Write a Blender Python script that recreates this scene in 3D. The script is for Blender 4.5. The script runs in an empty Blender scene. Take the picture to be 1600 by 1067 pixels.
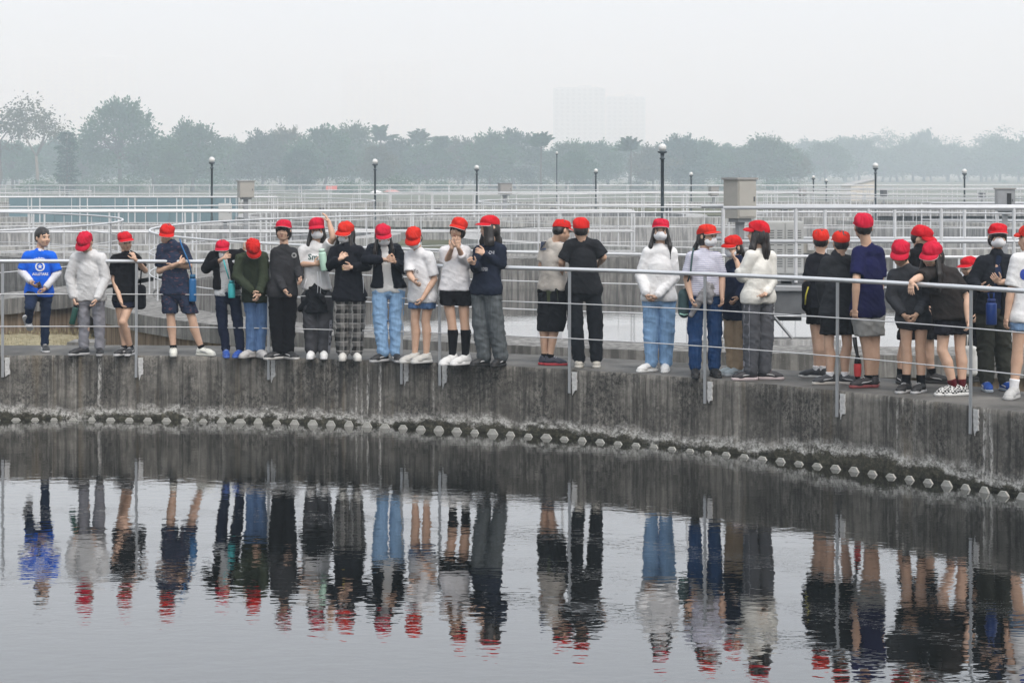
import bpy, math, random
import numpy as np
from mathutils import Vector, Matrix
from mathutils.bvhtree import BVHTree

# ------------------------------------------------------------------ camera, sky, sun, exposure
SC = bpy.context.scene
COL = SC.collection
F, HOR, CAMZ = 3000.0, 265.0, 2.07          # focal length and horizon (photo pixels), eye height over the deck
cam = bpy.data.cameras.new('camera'); camo = bpy.data.objects.new('camera', cam); COL.objects.link(camo)
camo.location = (0, 0, CAMZ); camo.rotation_euler = (math.radians(90), 0, 0)
cam.sensor_width = 36.0; cam.lens = 36.0*F/1600.0
cam.shift_y = -(533.5-HOR)/1600.0
cam.clip_start = 0.1; cam.clip_end = 6000
SC.camera = camo

SUN_EL, SUN_AZ = 54.0, 152.0                 # azimuth clockwise from +Y
world = bpy.data.worlds.new('World'); SC.world = world; world.use_nodes = True
wt = world.node_tree; wn = wt.nodes; wn.clear()
sky = wn.new('ShaderNodeTexSky'); sky.sky_type = 'NISHITA'; sky.sun_disc = False
sky.sun_elevation = math.radians(SUN_EL); sky.sun_rotation = math.radians(SUN_AZ)
sky.air_density = 1.0; sky.dust_density = 7.0; sky.ozone_density = 1.0
hs_ = wn.new('ShaderNodeHueSaturation'); hs_.inputs['Saturation'].default_value = 0.25
bg = wn.new('ShaderNodeBackground'); bg.inputs['Strength'].default_value = 0.15
wo = wn.new('ShaderNodeOutputWorld')
veil = wn.new('ShaderNodeMix'); veil.data_type = 'RGBA'; veil.inputs[0].default_value = 0.80      # even cloud veil over the clear-sky gradient
veil.inputs[7].default_value = (5.55, 6.1, 6.95, 1)
wt.links.new(sky.outputs[0], hs_.inputs['Color']); wt.links.new(hs_.outputs[0], veil.inputs[6]); wt.links.new(veil.outputs[2], bg.inputs['Color'])
wt.links.new(bg.outputs[0], wo.inputs['Surface'])

sl = bpy.data.lights.new('sun', 'SUN'); sl.energy = 2.0; sl.angle = math.radians(40); sl.color = (1.0, 0.97, 0.93)
so = bpy.data.objects.new('sun', sl); COL.objects.link(so)
_el, _az = math.radians(SUN_EL), math.radians(SUN_AZ)
_d = Vector((math.sin(_az)*math.cos(_el), math.cos(_az)*math.cos(_el), math.sin(_el)))
so.rotation_euler = _d.to_track_quat('Z', 'Y').to_euler(); so.location = _d*60
SC.view_settings.view_transform = 'Standard'; SC.view_settings.look = 'None'
SC.view_settings.gamma = 1.0; SC.view_settings.use_curve_mapping = False
SC.view_settings.exposure = 0.50
SC.render.engine = 'CYCLES'
SC.cycles.use_denoising = True; SC.cycles.max_bounces = 8; SC.cycles.volume_bounces = 1
SC.cycles.caustics_reflective = False; SC.cycles.caustics_refractive = False
HAZE_DENSITY = 0.0013

random.seed(5); RNG = np.random.default_rng(5)
R_ = math.radians
def lerp(a, b, t): return a+(b-a)*t
def px(x, y, z):                            # a point of the place seen at photo pixel (x, y), z metres ahead
    return np.array([(x-800)*z/F, z, CAMZ-(y-HOR)*z/F])
def deck_z(y, h=0.0): return (CAMZ-h)*F/(y-HOR)

# ------------------------------------------------------------------ objects and meshes
def link(o, parent=None):
    COL.objects.link(o)
    if parent is not None: o.parent = parent
    return o
def tag(o, label=None, cat=None, group=None, kind=None):
    if label: o['label'] = label
    if cat: o['category'] = cat
    if group: o['group'] = group
    if kind: o['kind'] = kind
    return o
def empty(name, loc=(0, 0, 0), rz=0.0):
    o = bpy.data.objects.new(name, None); o.location = loc; o.rotation_euler = (0, 0, rz); o.empty_display_size = .1
    return link(o)
def mesh_np(name, V, Fq, mats, smooth=True, fmat=None):
    """fast mesh from arrays; Fq: list of (M,k) int arrays or one array"""
    me = bpy.data.meshes.new(name)
    V = np.asarray(V, np.float32)
    groups = Fq if isinstance(Fq, list) else [Fq]
    groups = [np.asarray(g, np.int32) for g in groups if len(g)]
    me.vertices.add(len(V)); me.vertices.foreach_set('co', V.ravel())
    li = np.concatenate([g.ravel() for g in groups]); tot = np.concatenate([np.full(len(g), g.shape[1], np.int32) for g in groups])
    st = np.concatenate([[0], np.cumsum(tot)[:-1]]).astype(np.int32)
    me.loops.add(len(li)); me.loops.foreach_set('vertex_index', li)
    me.polygons.add(len(tot)); me.polygons.foreach_set('loop_start', st)
    try: me.polygons.foreach_set('loop_total', tot)
    except Exception: pass
    me.polygons.foreach_set('use_smooth', np.full(len(tot), bool(smooth)))
    if fmat is not None: me.polygons.foreach_set('material_index', np.asarray(fmat, np.int32))
    for m in (mats if isinstance(mats, (list, tuple)) else [mats]): me.materials.append(m)
    me.update(calc_edges=True); me.validate()
    return me
def obj(name, me, parent=None):
    return link(bpy.data.objects.new(name, me), parent)
class MB:
    """collects boxes, tubes, lathes and prisms for one mesh"""
    def __init__(s): s.v = []; s.f = []; s.n = 0; s.m = []
    def add(s, V, Fc, mi=0):
        V = [tuple(map(float, p)) for p in V]
        s.v += V; s.f += [tuple(int(i)+s.n for i in f) for f in Fc]; s.m += [mi]*len(Fc); s.n += len(V); return s
    def box(s, c, size, rz=0.0, mi=0, M=None):
        x, y, z = [k/2 for k in size]
        P = [Vector((a, b, d)) for d in (-z, z) for a, b in ((-x, -y), (x, -y), (x, y), (-x, y))]
        rot = M if M is not None else Matrix.Rotation(rz, 3, 'Z')
        P = [rot @ p + Vector(c) for p in P]
        return s.add(P, [(3, 2, 1, 0), (4, 5, 6, 7), (0, 1, 5, 4), (1, 2, 6, 5), (2, 3, 7, 6), (3, 0, 4, 7)], mi)
    def tube(s, pts, r, n=8, cap=True, mi=0, closed=False):
        pts = [Vector(p) for p in pts]; N = len(pts); rs = r if hasattr(r, '__len__') else [r]*N
        V = []; up = None
        for i, p in enumerate(pts):
            a = pts[(i-1) % N] if (i > 0 or closed) else p; b = pts[(i+1) % N] if (i < N-1 or closed) else p
            t = (b-a).normalized()
            if up is None:
                up = Vector((0, 0, 1)) if abs(t.z) < .9 else Vector((1, 0, 0))
            x = t.cross(up).normalized(); y = x.cross(t).normalized(); up = y if abs(t.dot(Vector((0, 0, 1)))) > .9 else up
            for k in range(n):
                an = 2*math.pi*k/n; V.append(p+(x*math.cos(an)+y*math.sin(an))*rs[i])
        Fc = []
        for i in range(N if closed else N-1):
            for k in range(n):
                a0 = i*n+k; a1 = i*n+(k+1) % n; j = ((i+1) % N)*n
                Fc.append((a0, a1, j+(k+1) % n, j+k))
        if cap and not closed: Fc += [tuple(reversed(range(n))), tuple(range((N-1)*n, N*n))]
        return s.add(V, Fc, mi)
    def lathe(s, prof, c=(0, 0, 0), n=16, mi=0):
        V = [(c[0]+r*math.cos(2*math.pi*k/n), c[1]+r*math.sin(2*math.pi*k/n), c[2]+z) for r, z in prof for k in range(n)]
        Fc = [(i*n+k, i*n+(k+1) % n, (i+1)*n+(k+1) % n, (i+1)*n+k) for i in range(len(prof)-1) for k in range(n)]
        return s.add(V, Fc, mi)
    def mesh(s, name, mats, smooth=False):
        me = bpy.data.meshes.new(name); me.from_pydata(s.v, [], s.f)
        for m in (mats if isinstance(mats, (list, tuple)) else [mats]): me.materials.append(m)
        for p, k in zip(me.polygons, s.m): p.material_index = k; p.use_smooth = smooth
        me.update(); return me
    def build(s, name, mats, parent=None, smooth=False): return obj(name, s.mesh(name, mats, smooth), parent)

# ------------------------------------------------------------------ procedural materials
MATS = {}
def nodes_of(name):
    m = bpy.data.materials.new(name); m.use_nodes = True
    t = m.node_tree; b = t.nodes['Principled BSDF']; return m, t, b
def N(t, kind, **kw):
    n = t.nodes.new(kind)
    for k, v in kw.items():
        if k in n.inputs: n.inputs[k].default_value = v
        else: setattr(n, k, v)
    return n
def ramp(t, fac, stops, interp='LINEAR'):
    r = N(t, 'ShaderNodeValToRGB'); r.color_ramp.interpolation = interp
    e = r.color_ramp.elements
    while len(e) < len(stops): e.new(.5)
    for k, (p, c) in enumerate(stops):
        e[k].position = p; e[k].color = (c if len(c) == 4 else (*c, 1)) if hasattr(c, '__len__') else (c, c, c, 1)
    t.links.new(fac, r.inputs[0]); return r.outputs[0]
def mixc(t, fac, a, b, mode='MIX'):
    m = N(t, 'ShaderNodeMix', data_type='RGBA', blend_type=mode)
    for sock, v in ((m.inputs[0], fac), (m.inputs[6], a), (m.inputs[7], b)):
        if hasattr(v, 'is_output') or hasattr(v, 'links'): t.links.new(v, sock)
        else: sock.default_value = v if not hasattr(v, '__len__') else (*v[:3], 1)
    return m.outputs[2]
def math_(t, op, a, b=None):
    m = N(t, 'ShaderNodeMath', operation=op)
    for s, v in ((m.inputs[0], a), (m.inputs[1], b)):
        if v is None: continue
        if hasattr(v, 'links'): t.links.new(v, s)
        else: s.default_value = v
    return m.outputs[0]
def coords(t, kind='Object', scale=(1, 1, 1), loc=(0, 0, 0)):
    c = N(t, 'ShaderNodeTexCoord'); m = N(t, 'ShaderNodeMapping'); m.inputs['Scale'].default_value = scale; m.inputs['Location'].default_value = loc
    t.links.new(c.outputs[kind], m.inputs[0]); return m.outputs[0]
def noise(t, vec, scale, detail=3, rough=.55):
    n = N(t, 'ShaderNodeTexNoise', Scale=scale, Detail=detail, Roughness=rough); t.links.new(vec, n.inputs['Vector']); return n.outputs['Fac']
def bump(t, b, h, strength=.3, dist=.01):
    n = N(t, 'ShaderNodeBump', Strength=strength, Distance=dist); t.links.new(h, n.inputs['Height']); t.links.new(n.outputs[0], b.inputs['Normal'])
def mat(name, col, rough=.6, metal=0.0, var=.12, scale=6.0, bstr=0.0, bscale=60.0, spec=.5):
    """plain painted / plastic / metal surface with grime variation"""
    key = (name, col, rough, metal)
    if key in MATS: return MATS[key]
    m, t, b = nodes_of(name)
    v = coords(t); n = noise(t, v, scale, 4)
    c = ramp(t, n, [(.25, tuple(k*(1-var) for k in col)), (.75, tuple(min(1, k*(1+var*.6)) for k in col))])
    t.links.new(c, b.inputs['Base Color'])
    b.inputs['Roughness'].default_value = rough; b.inputs['Metallic'].default_value = metal
    b.inputs['Specular IOR Level'].default_value = spec
    if bstr: bump(t, b, noise(t, v, bscale, 3), bstr, .004)
    MATS[key] = m; return m
def cloth(col, pat=None, col2=None):
    key = ('cloth', col, pat, col2)
    if key in MATS: return MATS[key]
    m, t, b = nodes_of('fabric_'+(pat or 'plain'))
    v = coords(t)
    n = noise(t, v, 9, 4)
    base = ramp(t, n, [(.3, tuple(k*.86 for k in col)), (.7, tuple(min(1, k*1.08) for k in col))])
    if pat == 'denim':
        vs = coords(t, scale=(1, 1, .12)); w = noise(t, vs, 60, 2)
        base = mixc(t, ramp(t, w, [(.35, 0), (.75, .5)]), base, tuple(min(1, k*1.5+.04) for k in col))
        base = mixc(t, ramp(t, noise(t, v, 5, 2), [(.5, 0), (.75, .45)]), base, tuple(min(1, k*1.45+.03) for k in col))
    elif pat == 'stripe':
        s = N(t, 'ShaderNodeSeparateXYZ'); t.links.new(v, s.inputs[0])
        k = math_(t, 'FRACT', math_(t, 'MULTIPLY', s.outputs[2], 1/.020))
        base = mixc(t, math_(t, 'LESS_THAN', k, .42), base, col2)
    elif pat == 'plaid':
        s = N(t, 'ShaderNodeSeparateXYZ'); t.links.new(v, s.inputs[0])
        kz = math_(t, 'FRACT', math_(t, 'MULTIPLY', s.outputs[2], 1/.1)); kx = math_(t, 'FRACT', math_(t, 'MULTIPLY', math_(t, 'ADD', s.outputs[0], math_(t, 'MULTIPLY', s.outputs[1], .7)), 1/.085))
        lz = math_(t, 'LESS_THAN', kz, .10); lx = math_(t, 'LESS_THAN', kx, .10)
        wz = math_(t, 'MULTIPLY', math_(t, 'GREATER_THAN', kz, .55), .35); wx = math_(t, 'MULTIPLY', math_(t, 'GREATER_THAN', kx, .55), .35)
        base = mixc(t, math_(t, 'MINIMUM', math_(t, 'ADD', wz, wx), 1.0), base, tuple(k*.55 for k in col2))
        base = mixc(t, math_(t, 'MULTIPLY', math_(t, 'MAXIMUM', lz, lx), .5), base, col2)
    elif pat == 'fleck':
        vs = coords(t, scale=(1, 1, 3.0)); f = noise(t, vs, 22, 2)
        base = mixc(t, ramp(t, f, [(.60, 0), (.66, .8)]), base, col2)
        f2 = noise(t, coords(t, scale=(1, 1, 3), loc=(3, 1, 2)), 16, 2)
        base = mixc(t, ramp(t, f2, [(.58, 0), (.66, .6)]), base, tuple(k*.4 for k in col))
    elif pat == 'check':
        ck = N(t, 'ShaderNodeTexChecker', Scale=55.0); ck.inputs[1].default_value = (*col, 1); ck.inputs[2].default_value = (*col2, 1); t.links.new(v, ck.inputs[0]); base = ck.outputs[0]
    elif pat == 'dots':
        vo = N(t, 'ShaderNodeTexVoronoi', Scale=13.0); t.links.new(v, vo.inputs['Vector'])
        base = mixc(t, ramp(t, vo.outputs['Distance'], [(.10, .9), (.14, 0)]), base, col2)
    t.links.new(base, b.inputs['Base Color']); b.inputs['Roughness'].default_value = .92; b.inputs['Specular IOR Level'].default_value = .12
    h = math_(t, 'ADD', math_(t, 'MULTIPLY', noise(t, v, 26, 3), 1.0), math_(t, 'MULTIPLY', noise(t, v, 240, 2), .15))
    bump(t, b, h, .55, .012)
    MATS[key] = m; return m
# ------------------------------------------------------------------ materials of the place
def m_wall():
    m, t, b = nodes_of('stained_concrete_wall')
    uv = N(t, 'ShaderNodeTexCoord').outputs['UV']
    def uvs(sx, sy, lx=0):
        q = N(t, 'ShaderNodeMapping'); q.inputs['Scale'].default_value = (sx, sy, 1); q.inputs['Location'].default_value = (lx, lx*.37, 0); t.links.new(uv, q.inputs[0]); return q.outputs[0]
    mul = lambda a_, b_: math_(t, 'MULTIPLY', a_, b_)
    sp = N(t, 'ShaderNodeSeparateXYZ'); t.links.new(uv, sp.inputs[0]); hgt = sp.outputs[1]     # metres above the water
    c = ramp(t, noise(t, uvs(1, 1), 2.6, 8, .72), [(.30, (.062, .058, .052)), (.50, (.165, .155, .138)), (.70, (.31, .292, .26))])
    # black lichen mottling and rain streaks
    mot = noise(t, uvs(1, .75, 1.7), 24, 7, .85); area = noise(t, uvs(.6, .45, 9.1), 2.0, 5, .65)
    c = mixc(t, mul(ramp(t, mot, [(.42, 1), (.58, 0)]), ramp(t, area, [(.40, .1), (.56, 1.0)])), c, (.026, .026, .025))
    streak = noise(t, uvs(8, .35), 2.2, 6, .72)
    c = mixc(t, ramp(t, streak, [(.38, .75), (.54, 0)]), c, (.030, .029, .027))
    pale = noise(t, uvs(6.5, .25, 7.3), 2.2, 5, .7)
    c = mixc(t, mul(ramp(t, pale, [(.55, 0), (.74, .75)]), ramp(t, mot, [(.35, .2), (.6, 1)])), c, (.40, .385, .35))
    warm = noise(t, uvs(3.2, .2, 15.3), 2.0, 3, .6)
    c = mixc(t, ramp(t, warm, [(.60, 0), (.72, .45)]), c, (.17, .135, .09))
    # lime runs: ragged white drips
    drip = noise(t, uvs(2.3, .10, 11.7), 2.6, 3, .6); wig = noise(t, uvs(16, 5, 4), 2.5, 6, .8)
    c = mixc(t, mul(ramp(t, drip, [(.635, 0), (.70, 1)]), ramp(t, wig, [(.42, 0), (.60, .95)])), c, (.62, .605, .57))
    # crust of lime along the water, algae below it
    n0 = noise(t, uvs(1.4, 1.4, 3), 2.2, 6, .75); n1 = noise(t, uvs(.40, .1, 6), 2.0, 2, .5)
    edge = math_(t, 'ADD', hgt, math_(t, 'ADD', mul(math_(t, 'SUBTRACT', n0, .5), .34), mul(math_(t, 'SUBTRACT', n1, .5), .26)))
    gran = noise(t, uvs(1, 1, 5), 26, 8, .85); holes = noise(t, uvs(1, 1.3, 21), 9, 5, .75)
    band = mul(mul(ramp(t, edge, [(.055, 0), (.09, 1), (.13, .75), (.19, 0)]), ramp(t, gran, [(.40, 0), (.55, 1)])), ramp(t, holes, [(.40, .1), (.54, .95)]))
    ac = ramp(t, noise(t, uvs(1, 1, 8), 20, 7, .8), [(.32, (.012, .012, .010)), (.50, (.040, .038, .028)), (.64, (.11, .105, .072)), (.78, (.30, .28, .20))])
    c = mixc(t, ramp(t, edge, [(.06, .95), (.15, 0)]), c, ac)
    c = mixc(t, band, c, (.60, .595, .565))
    t.links.new(c, b.inputs['Base Color']); b.inputs['Roughness'].default_value = .88; b.inputs['Specular IOR Level'].default_value = .25
    bump(t, b, math_(t, 'ADD', mot, mul(gran, band)), .45, .008)
    return m
def m_concrete(name, dark, mid, lite, streaks=True, scale=3.0):
    m, t, b = nodes_of(name)
    v = coords(t)
    c = ramp(t, noise(t, v, scale, 7, .65), [(.3, dark), (.52, mid), (.75, lite)])
    if streaks:
        st = noise(t, coords(t, scale=(6, 6, .5)), 2, 4, .6)
        c = mixc(t, ramp(t, st, [(.42, .7), (.58, 0)]), c, tuple(k*.5 for k in dark))
        pl = noise(t, coords(t, scale=(4, 4, .3), loc=(5, 2, 1)), 2, 4, .6)
        c = mixc(t, ramp(t, pl, [(.6, 0), (.75, .5)]), c, tuple(min(1, k*1.6) for k in lite))
    sp = noise(t, v, 45, 3, .7)
    c = mixc(t, ramp(t, sp, [(.62, 0), (.74, .35)]), c, tuple(min(1, k*1.35) for k in lite))
    t.links.new(c, b.inputs['Base Color']); b.inputs['Roughness'].default_value = .9; b.inputs['Specular IOR Level'].default_value = .25
    bump(t, b, sp, .35, .006); return m
M_WALL = m_wall()
M_DECK = m_concrete('walkway_concrete', (.040, .039, .036), (.115, .111, .103), (.20, .192, .176), False, 1.6)
M_CONC = m_concrete('tank_concrete', (.13, .127, .12), (.22, .214, .20), (.31, .30, .285))
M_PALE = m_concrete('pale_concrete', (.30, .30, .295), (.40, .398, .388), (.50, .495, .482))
M_TAN = m_concrete('tan_rendered_wall', (.19, .14, .095), (.26, .20, .145), (.33, .265, .20), True, 1.4)
M_STEEL = mat('stainless_tube', (.66, .67, .68), .32, .6, .08, 3.0)
M_STEEL2 = mat('brushed_steel_post', (.40, .41, .42), .45, .75, .15, 5.0)
M_CABLE = mat('steel_cable', (.60, .60, .60), .45, .4)
M_GALV = mat('galvanised_rail', (.60, .61, .62), .5, .15, .08)
M_WHITE = mat('white_lime_paint', (.55, .55, .54), .85, 0, .35, 30)
M_GREY = mat('grey_painted_steel', (.30, .31, .32), .55, .2, .12)
M_DKGREY = mat('dark_girder_steel', (.12, .125, .13), .6, .3, .25)
M_BEIGE = mat('beige_enamel', (.36, .345, .31), .5, 0, .08)
M_LID = mat('lid_enamel', (.30, .29, .275), .5, 0, .1)
M_LAMP = mat('lamp_post_paint', (.035, .05, .055), .5, .2)
M_GLOBE = mat('opal_globe', (.60, .60, .58), .25, 0, .03)
M_BLACK = mat('black_plastic', (.012, .012, .013), .45)
def m_water(name, fine):
    m, t, b = nodes_of(name)
    b.inputs['Base Color'].default_value = (.004, .005, .0045, 1); b.inputs['Roughness'].default_value = .012
    b.inputs['IOR'].default_value = 1.33
    b.inputs['Coat Weight'].default_value = .8; b.inputs['Coat IOR'].default_value = 1.45; b.inputs['Coat Roughness'].default_value = .012
    v = coords(t)
    w1 = noise(t, coords(t, scale=(1, 1.7, 1)), 5.0*fine, 2, .5)
    w2 = noise(t, coords(t, scale=(1, 1.5, 1), loc=(4, 2, 0)), 17*fine, 2, .5)
    patch = ramp(t, noise(t, coords(t, scale=(.25, 1.0, 1), loc=(1.3, .4, 0)), 1.1, 2, .5), [(.42, .06), (.62, 1.0)])
    big = noise(t, v, 1.2, 1, .4)
    h = math_(t, 'ADD', math_(t, 'MULTIPLY', w1, 1.0), math_(t, 'MULTIPLY', math_(t, 'MULTIPLY', w2, .42), patch))
    h = math_(t, 'ADD', h, math_(t, 'MULTIPLY', big, 1.2))
    n = N(t, 'ShaderNodeBump', Strength=1.0, Distance=.0011); t.links.new(h, n.inputs['Height'])
    t.links.new(n.outputs[0], b.inputs['Normal']); t.links.new(n.outputs[0], b.inputs['Coat Normal'])
    return m
M_WATER = m_water('murky_tank_water', 1.0)
def m_ground():
    m, t, b = nodes_of('grass_and_dirt'); v = coords(t)
    c = ramp(t, noise(t, v, .35, 6, .7), [(.35, (.05, .06, .028)), (.5, (.085, .085, .045)), (.68, (.15, .135, .09))])
    c = mixc(t, ramp(t, noise(t, v, 9, 4, .7), [(.4, .5), (.6, 0)]), c, (.04, .05, .02))
    t.links.new(c, b.inputs['Base Color']); b.inputs['Roughness'].default_value = 1; bump(t, b, noise(t, v, 14, 4), .6, .05); return m
M_GROUND = m_ground()

# ------------------------------------------------------------------ setting: ground, tank walls, water
TH0 = R_(-26.6); RT = 11.3
C1 = np.array([RT*math.sin(TH0), RT*math.cos(TH0)])         # the near tank; the photographer stands over its rim
WATER = -0.70; GROUND = -0.76
def rim(xp, dr=0.0):
    """point of the near tank's rim seen at photo column xp, pushed outward by dr"""
    th = math.atan((xp-800)/F); d = 2*RT*math.cos(th-TH0); p = np.array([d*math.sin(th), d*math.cos(th)])
    q = p-C1; return C1+q*(1+dr/RT)
FARG = -3.3                                  # the land beyond the works lies lower
def ground_z(y): k = min(1, max(0, (y-158)/30.0)); return lerp(GROUND, FARG, k*k*(3-2*k))
g = MB(); S = 2540; gx = [-S+2*S*i/20 for i in range(21)]; gy = [-S, -1200, -400, 0, 60, 120, 158, 164, 170, 176, 182, 188, 240, 400, 800, 1400, S]
g.add([(x, y, ground_z(y)) for y in gy for x in gx], [(j*21+i, j*21+i+1, (j+1)*21+i+1, (j+1)*21+i) for j in range(len(gy)-1) for i in range(20)])
tag(g.build('ground', M_GROUND), kind='structure')

def disc(cx, cy, R, z, name, m, n=96):
    V = [(cx, cy, z)]+[(cx+R*math.cos(2*math.pi*k/n), cy+R*math.sin(2*math.pi*k/n), z) for k in range(n)]
    return tag(MB().add(V, [(0, 1+k, 1+(k+1) % n) for k in range(n)]).build(name, m), kind='structure')
def ring_mesh(c, R0, R1, z0, z1, n=128):
    """closed annular slab"""
    M = MB(); V = []
    for k in range(n):
        a = 2*math.pi*k/n; cs, sn = math.cos(a), math.sin(a)
        for r, z in ((R0, z0), (R0, z1), (R1, z1), (R1, z0)): V.append((c[0]+r*cs, c[1]+r*sn, z))
    Fc = []
    for k in range(n):
        j = (k+1) % n
        for e in range(4): Fc.append((k*4+e, k*4+(e+1) % 4, j*4+(e+1) % 4, j*4+e))
    return M.add(V, Fc)
def vnoise(p, seed=0):
    p = np.asarray(p, np.float64)+seed*17.31; i = np.floor(p).astype(np.int64); f = p-i; f = f*f*(3-2*f)
    def h(a, b, c):
        n = (a*73856093) ^ (b*19349663) ^ (c*83492791); n = (n ^ (n >> 13))*1274126177; n = n ^ (n >> 16)
        return (n & 0xffff)/65535.0
    x, y, z = i[:, 0], i[:, 1], i[:, 2]; r = 0
    for dx in (0, 1):
        for dy in (0, 1):
            for dz in (0, 1):
                w = (f[:, 0] if dx else 1-f[:, 0])*(f[:, 1] if dy else 1-f[:, 1])*(f[:, 2] if dz else 1-f[:, 2]); r = r+w*h(x+dx, y+dy, z+dz)
    return r

tank = empty('settling_tank', (C1[0], C1[1], WATER)); tag(tank, 'dark stained concrete tank wall with walkway where the children stand', 'tank')
DECK_W = 1.25
# inner face of the near tank: fine grid with a rough lime crust along the water
def wall_face():
    def ang(xp):
        q = rim(xp)-C1; return math.atan2(q[1], q[0])
    a0, a1 = ang(-260), ang(1900)
    nu = 700; av = np.concatenate([np.linspace(a0, a1, nu), np.linspace(a1, a1-(2*math.pi-(a0-a1)), 80)[1:]])
    hv = np.concatenate([np.linspace(-.35, .30, 34), np.linspace(.30, .692, 9)[1:], [.70]])
    A, Hh = np.meshgrid(av, hv, indexing='ij')
    u = (A-a0)*RT
    P3 = np.stack([u.ravel()*7, Hh.ravel()*9, np.zeros(u.size)], 1)
    n1 = vnoise(P3, 1).reshape(u.shape); n2 = vnoise(P3*3.7, 2).reshape(u.shape); n3 = vnoise(P3*9, 3).reshape(u.shape)
    crust = np.clip(1-(Hh-.04)/.17, 0, 1)*(.5*n1+.32*n2+.22*n3)*.035
    r = RT-crust-.004*n1*(Hh < .69)
    r[:, -1] = RT+.012
    X = C1[0]+r*np.cos(A)-C1[0]; Y = r*np.sin(A)
    V = np.stack([X.ravel(), Y.ravel(), Hh.ravel()], 1)
    nu_, nv = u.shape; I = np.arange(nu_*nv).reshape(nu_, nv)
    q = np.stack([I[:-1, :-1], I[:-1, 1:], I[1:, 1:], I[1:, :-1]], -1).reshape(-1, 4)
    me = mesh_np('wall', V, q, M_WALL, True)
    uvl = me.uv_layers.new(name='UVMap'); li = np.empty(len(me.loops), np.int32); me.loops.foreach_get('vertex_index', li)
    uvs = np.stack([(-u).ravel()[li], Hh.ravel()[li]], 1).astype(np.float32); uvl.data.foreach_set('uv', uvs.ravel())
    return obj('wall', me, tank)
wall_face()
rm = ring_mesh((0, 0), RT+.012, RT+DECK_W, .70-.22, .70, 220); rm.build('walkway_slab', M_DECK, tank)
ring_mesh((0, 0), RT+.25, RT+DECK_W-.10, GROUND-WATER-.02, .478, 128).build('outer_wall', M_TAN, tank)
# notched weir: a submerged plate whose teeth stand out of the water
weir = ring_mesh((0, 0), RT-.19, RT-.18, -.14, -.012, 160).build('weir_plate', M_CONC, tank)
M_TOOTH = m_concrete('weathered_weir', (.26, .255, .225), (.40, .395, .365), (.54, .53, .49), False, 9)
tm = MB(); w0, w1, hh = .066, .028, .048
prof = [(-w0, -.02), (w0, -.02), (w0, .004), (w1, hh), (-w1, hh), (-w0, .004)]
tm.add([(x, -.011, z) for x, z in prof]+[(x, .011, z) for x, z in prof], [tuple(range(6)), tuple(reversed(range(6, 12)))]+[(i+6, (i+1) % 6+6, (i+1) % 6, i) for i in range(6)])
tooth = tm.mesh('weir_tooth', M_TOOTH)
q0 = rim(-30)-C1; a_s = math.atan2(q0[1], q0[0]); q1 = rim(1640)-C1; a_e = math.atan2(q1[1], q1[0])
nt = int((a_s-a_e)*RT/.213)
for k in range(nt+1):
    a = a_s-k*.213/RT; o = obj('weir_tooth', tooth, weir)
    o.location = ((RT-.185)*math.cos(a), (RT-.185)*math.sin(a), random.uniform(-.014, .0)-.013*math.sin(k*.17+1.2)); o.rotation_euler = (0, random.uniform(-.04, .04), a-math.pi/2); s_ = random.uniform(.74, .98); o.scale = (s_, 1, random.uniform(.8, 1.1))
disc(C1[0], C1[1], RT+.02, WATER, 'water', M_WATER, 160)

# ------------------------------------------------------------------ railings
def arc_pts(c, R, a0, a1, z, step=.25):
    n = max(2, int(abs(a1-a0)*R/step)); return [(c[0]+R*math.cos(a0+(a1-a0)*k/n), c[1]+R*math.sin(a0+(a1-a0)*k/n), z) for k in range(n+1)]
def ang1(xp):
    q = rim(xp)-C1; return math.atan2(q[1], q[0])
RAILR = RT-.03
RAILH = 1.05
post_me = MB().box((0, 0, (RAILH-.02-.24)/2), (.030, .012, RAILH-.02+.24)).mesh('post', M_STEEL2)
clip_me = MB().tube([(0, -.012, 0), (0, .012, 0)], .012, 8).mesh('cable_clip', M_STEEL2)
def plate_mesh(seed):
    rr = random.Random(seed); w, h = .026, .21; n = 9
    L = [(-w+rr.uniform(-.006, .004), -h*k/n) for k in range(n+1)]; Rr = [(w+rr.uniform(-.004, .008), -h*k/n) for k in range(n+1)]
    L[-1] = (L[-1][0]+.012, -h-rr.uniform(0, .05)); Rr[-1] = (Rr[-1][0]-.02, -h+.02)
    V = []; Fc = []
    for y in (-.009, .012):
        for (a, b) in zip(L, Rr): V += [(a[0], y, a[1]), (b[0], y, b[1])]
    m = 2*(n+1)
    for k in range(n): Fc += [(2*k, 2*k+2, 2*k+3, 2*k+1), (m+2*k+1, m+2*k+3, m+2*k+2, m+2*k), (2*k, m+2*k, m+2*k+2, 2*k+2), (2*k+3, m+2*k+3, m+2*k+1, 2*k+1)]
    return MB().add(V, Fc).mesh('anchor_plate', M_WHITE)
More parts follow.
